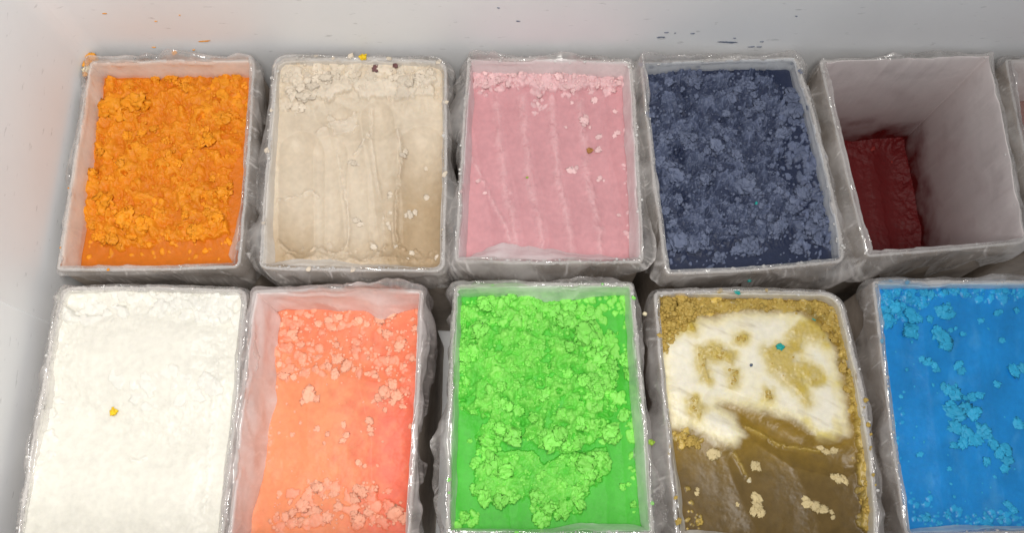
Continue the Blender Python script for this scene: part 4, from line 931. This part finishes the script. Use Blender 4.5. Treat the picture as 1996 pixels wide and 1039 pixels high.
for x, y, s_, lb in ((1299, 62, 9, 'larger of two dark specks on the back wall left of the blue smear'), (1316, 63, 5, 'small dark speck just right of the larger speck up left of the blue smear'),
                     (1290, 71, 12, 'longer dark fleck just below the pair of specks left of the blue smear'), (1283, 72, 6, 'leftmost dark speck of the cluster left of the blue smear'),
                     (1350, 64, 9, 'dark fleck alone between the left cluster and the long blue smear'), (1485, 80, 8, 'dark dot at the right end of the blue smear group on the wall'),
                     (1465, 90, 13, 'thin blue dash below and right of the long blue smear'), (1480, 90, 11, 'rightmost thin blue dash below the dark dot on the wall'),
                     (1432, 73, 6, 'tiny dark speck just above the long blue smear'), (1010, 40, 11, 'grey mark on the back wall above the pink carton'),
                     (972, 14, 5, 'topmost tiny dark speck on the back wall above the pink carton'), (1552, 30, 5, 'lone tiny speck high on the back wall right of the blue smears')):
    bit('speck', x, y, 0, s_, m_bl, lb, 'speck', True, True, 'dark specks on the back wall', 1, .4)
for x, y, s_, lb in ((300, 91, 8, 'orange speck on the wall just behind the middle of the orange carton'), (204, 25, 8, 'yellowish speck high on the back wall near the left corner'),
                     (378, 96, 9, 'orange speck on the wall directly under the long orange smear'), (304, 40, 5, 'tiny speck high on the wall above the orange carton'), (350, 28, 4, 'faintest speck near the top edge of the photo above the orange carton')):
    bit('speck', x, y, 0, s_, m_or, lb, 'speck', True, True, 'orange specks on the back wall', 1, .6)
zt = RIM+.003
for x, y, s_, m_, lb in ((178, 112, 22, m_or, 'largest orange crumb at the back left corner of the orange carton'), (170, 122, 16, m_or, 'second orange crumb, just below the largest one in the freezer corner'),
                         (168, 134, 13, m_crm, 'pale crumb among the orange crumbs in the freezer corner'), (166, 145, 11, m_or, 'orange crumb below the pale crumb in the freezer corner'), (168, 152, 9, m_dk, 'lowest, dark crumb of the corner cluster beside the orange carton')):
    bit('crumb', x, y, zt-.004, s_, m_, lb, 'crumb', False, False, 'crumbs in the freezer corner')
bit('crumb', 708, 110, zt+.001, 17, m_ye, 'yellow crumb on the back rim of the beige carton', 'crumb')
bit('crumb', 340, 102, zt+.004, 9, m_or, 'small orange crumb on the back rim of the orange carton', 'crumb')
o = bit('crumb', 226, 805, 0, 15, m_ye, 'bright yellow crumb lying on the white ice cream', 'crumb')
x, y, z, d = fG.hat(226, 805); o.location = (x, y, z+.0015)
def on(fl, px, py, s_, m_, lab, grp=None, flat=False):
    o = bit('crumb', px, py, 0, s_, m_, lab, 'crumb', flat, False, grp); x, y, z, d = fl.hat(px, py); o.location = (x, y, z+s_*U*.15); return o
o = bit('smear', 735, 132, RIM-.0075, 24, m_pu, 'dark purple brown stain at the back edge of the beige ice cream', 'stain', True); o.scale = (1.3, .65, .4)
bit('smear', 771, 127, RIM-.003, 10, m_pu, 'small dark fleck right of the purple brown stain in the beige carton', 'stain', True)
on(fC, 1149, 292, 13, ice_mat('toffee_bit', color=(.45, .22, .07)), 'toffee brown crumb lying on the pale pink ice cream')
on(fC, 1028, 344, 6, m_gn, 'greenish speck near the middle of the pale pink ice cream', None, True)
on(fD, 1472, 400, 7, m_tq, 'turquoise crumb on the dark blue grey ice cream')
on(fJ, 1518, 678, 13, m_tq, 'largest turquoise crumb on the white of the ripple ice cream', None, True)
on(fJ, 1585, 623, 7, m_tq, 'small turquoise crumb near the back right of the ripple ice cream', None, True)
on(fJ, 1463, 713, 7, m_bl, 'grey blue speck in the middle of the white ripple', None, True)
on(fJ, 1460, 938, 7, m_crm, 'tiny pale pink ball on the brown ice cream')
bit('crumb', 1437, 570, RIM+.006, 9, m_tq, 'turquoise crumb on the back rim of the brown and white carton', 'crumb')
bit('crumb', 1460, 545, RIM-.03, 9, m_tq, 'turquoise crumb on the front of the dark blue carton', 'crumb')
bit('crumb', 1270, 863, RIM+.003, 12, m_gn, 'green crumb on the right rim of the green carton', 'crumb')
bit('crumb', 1257, 612, RIM+.002, 10, m_crm, 'pale crumb on the right rim of the green carton', 'crumb')
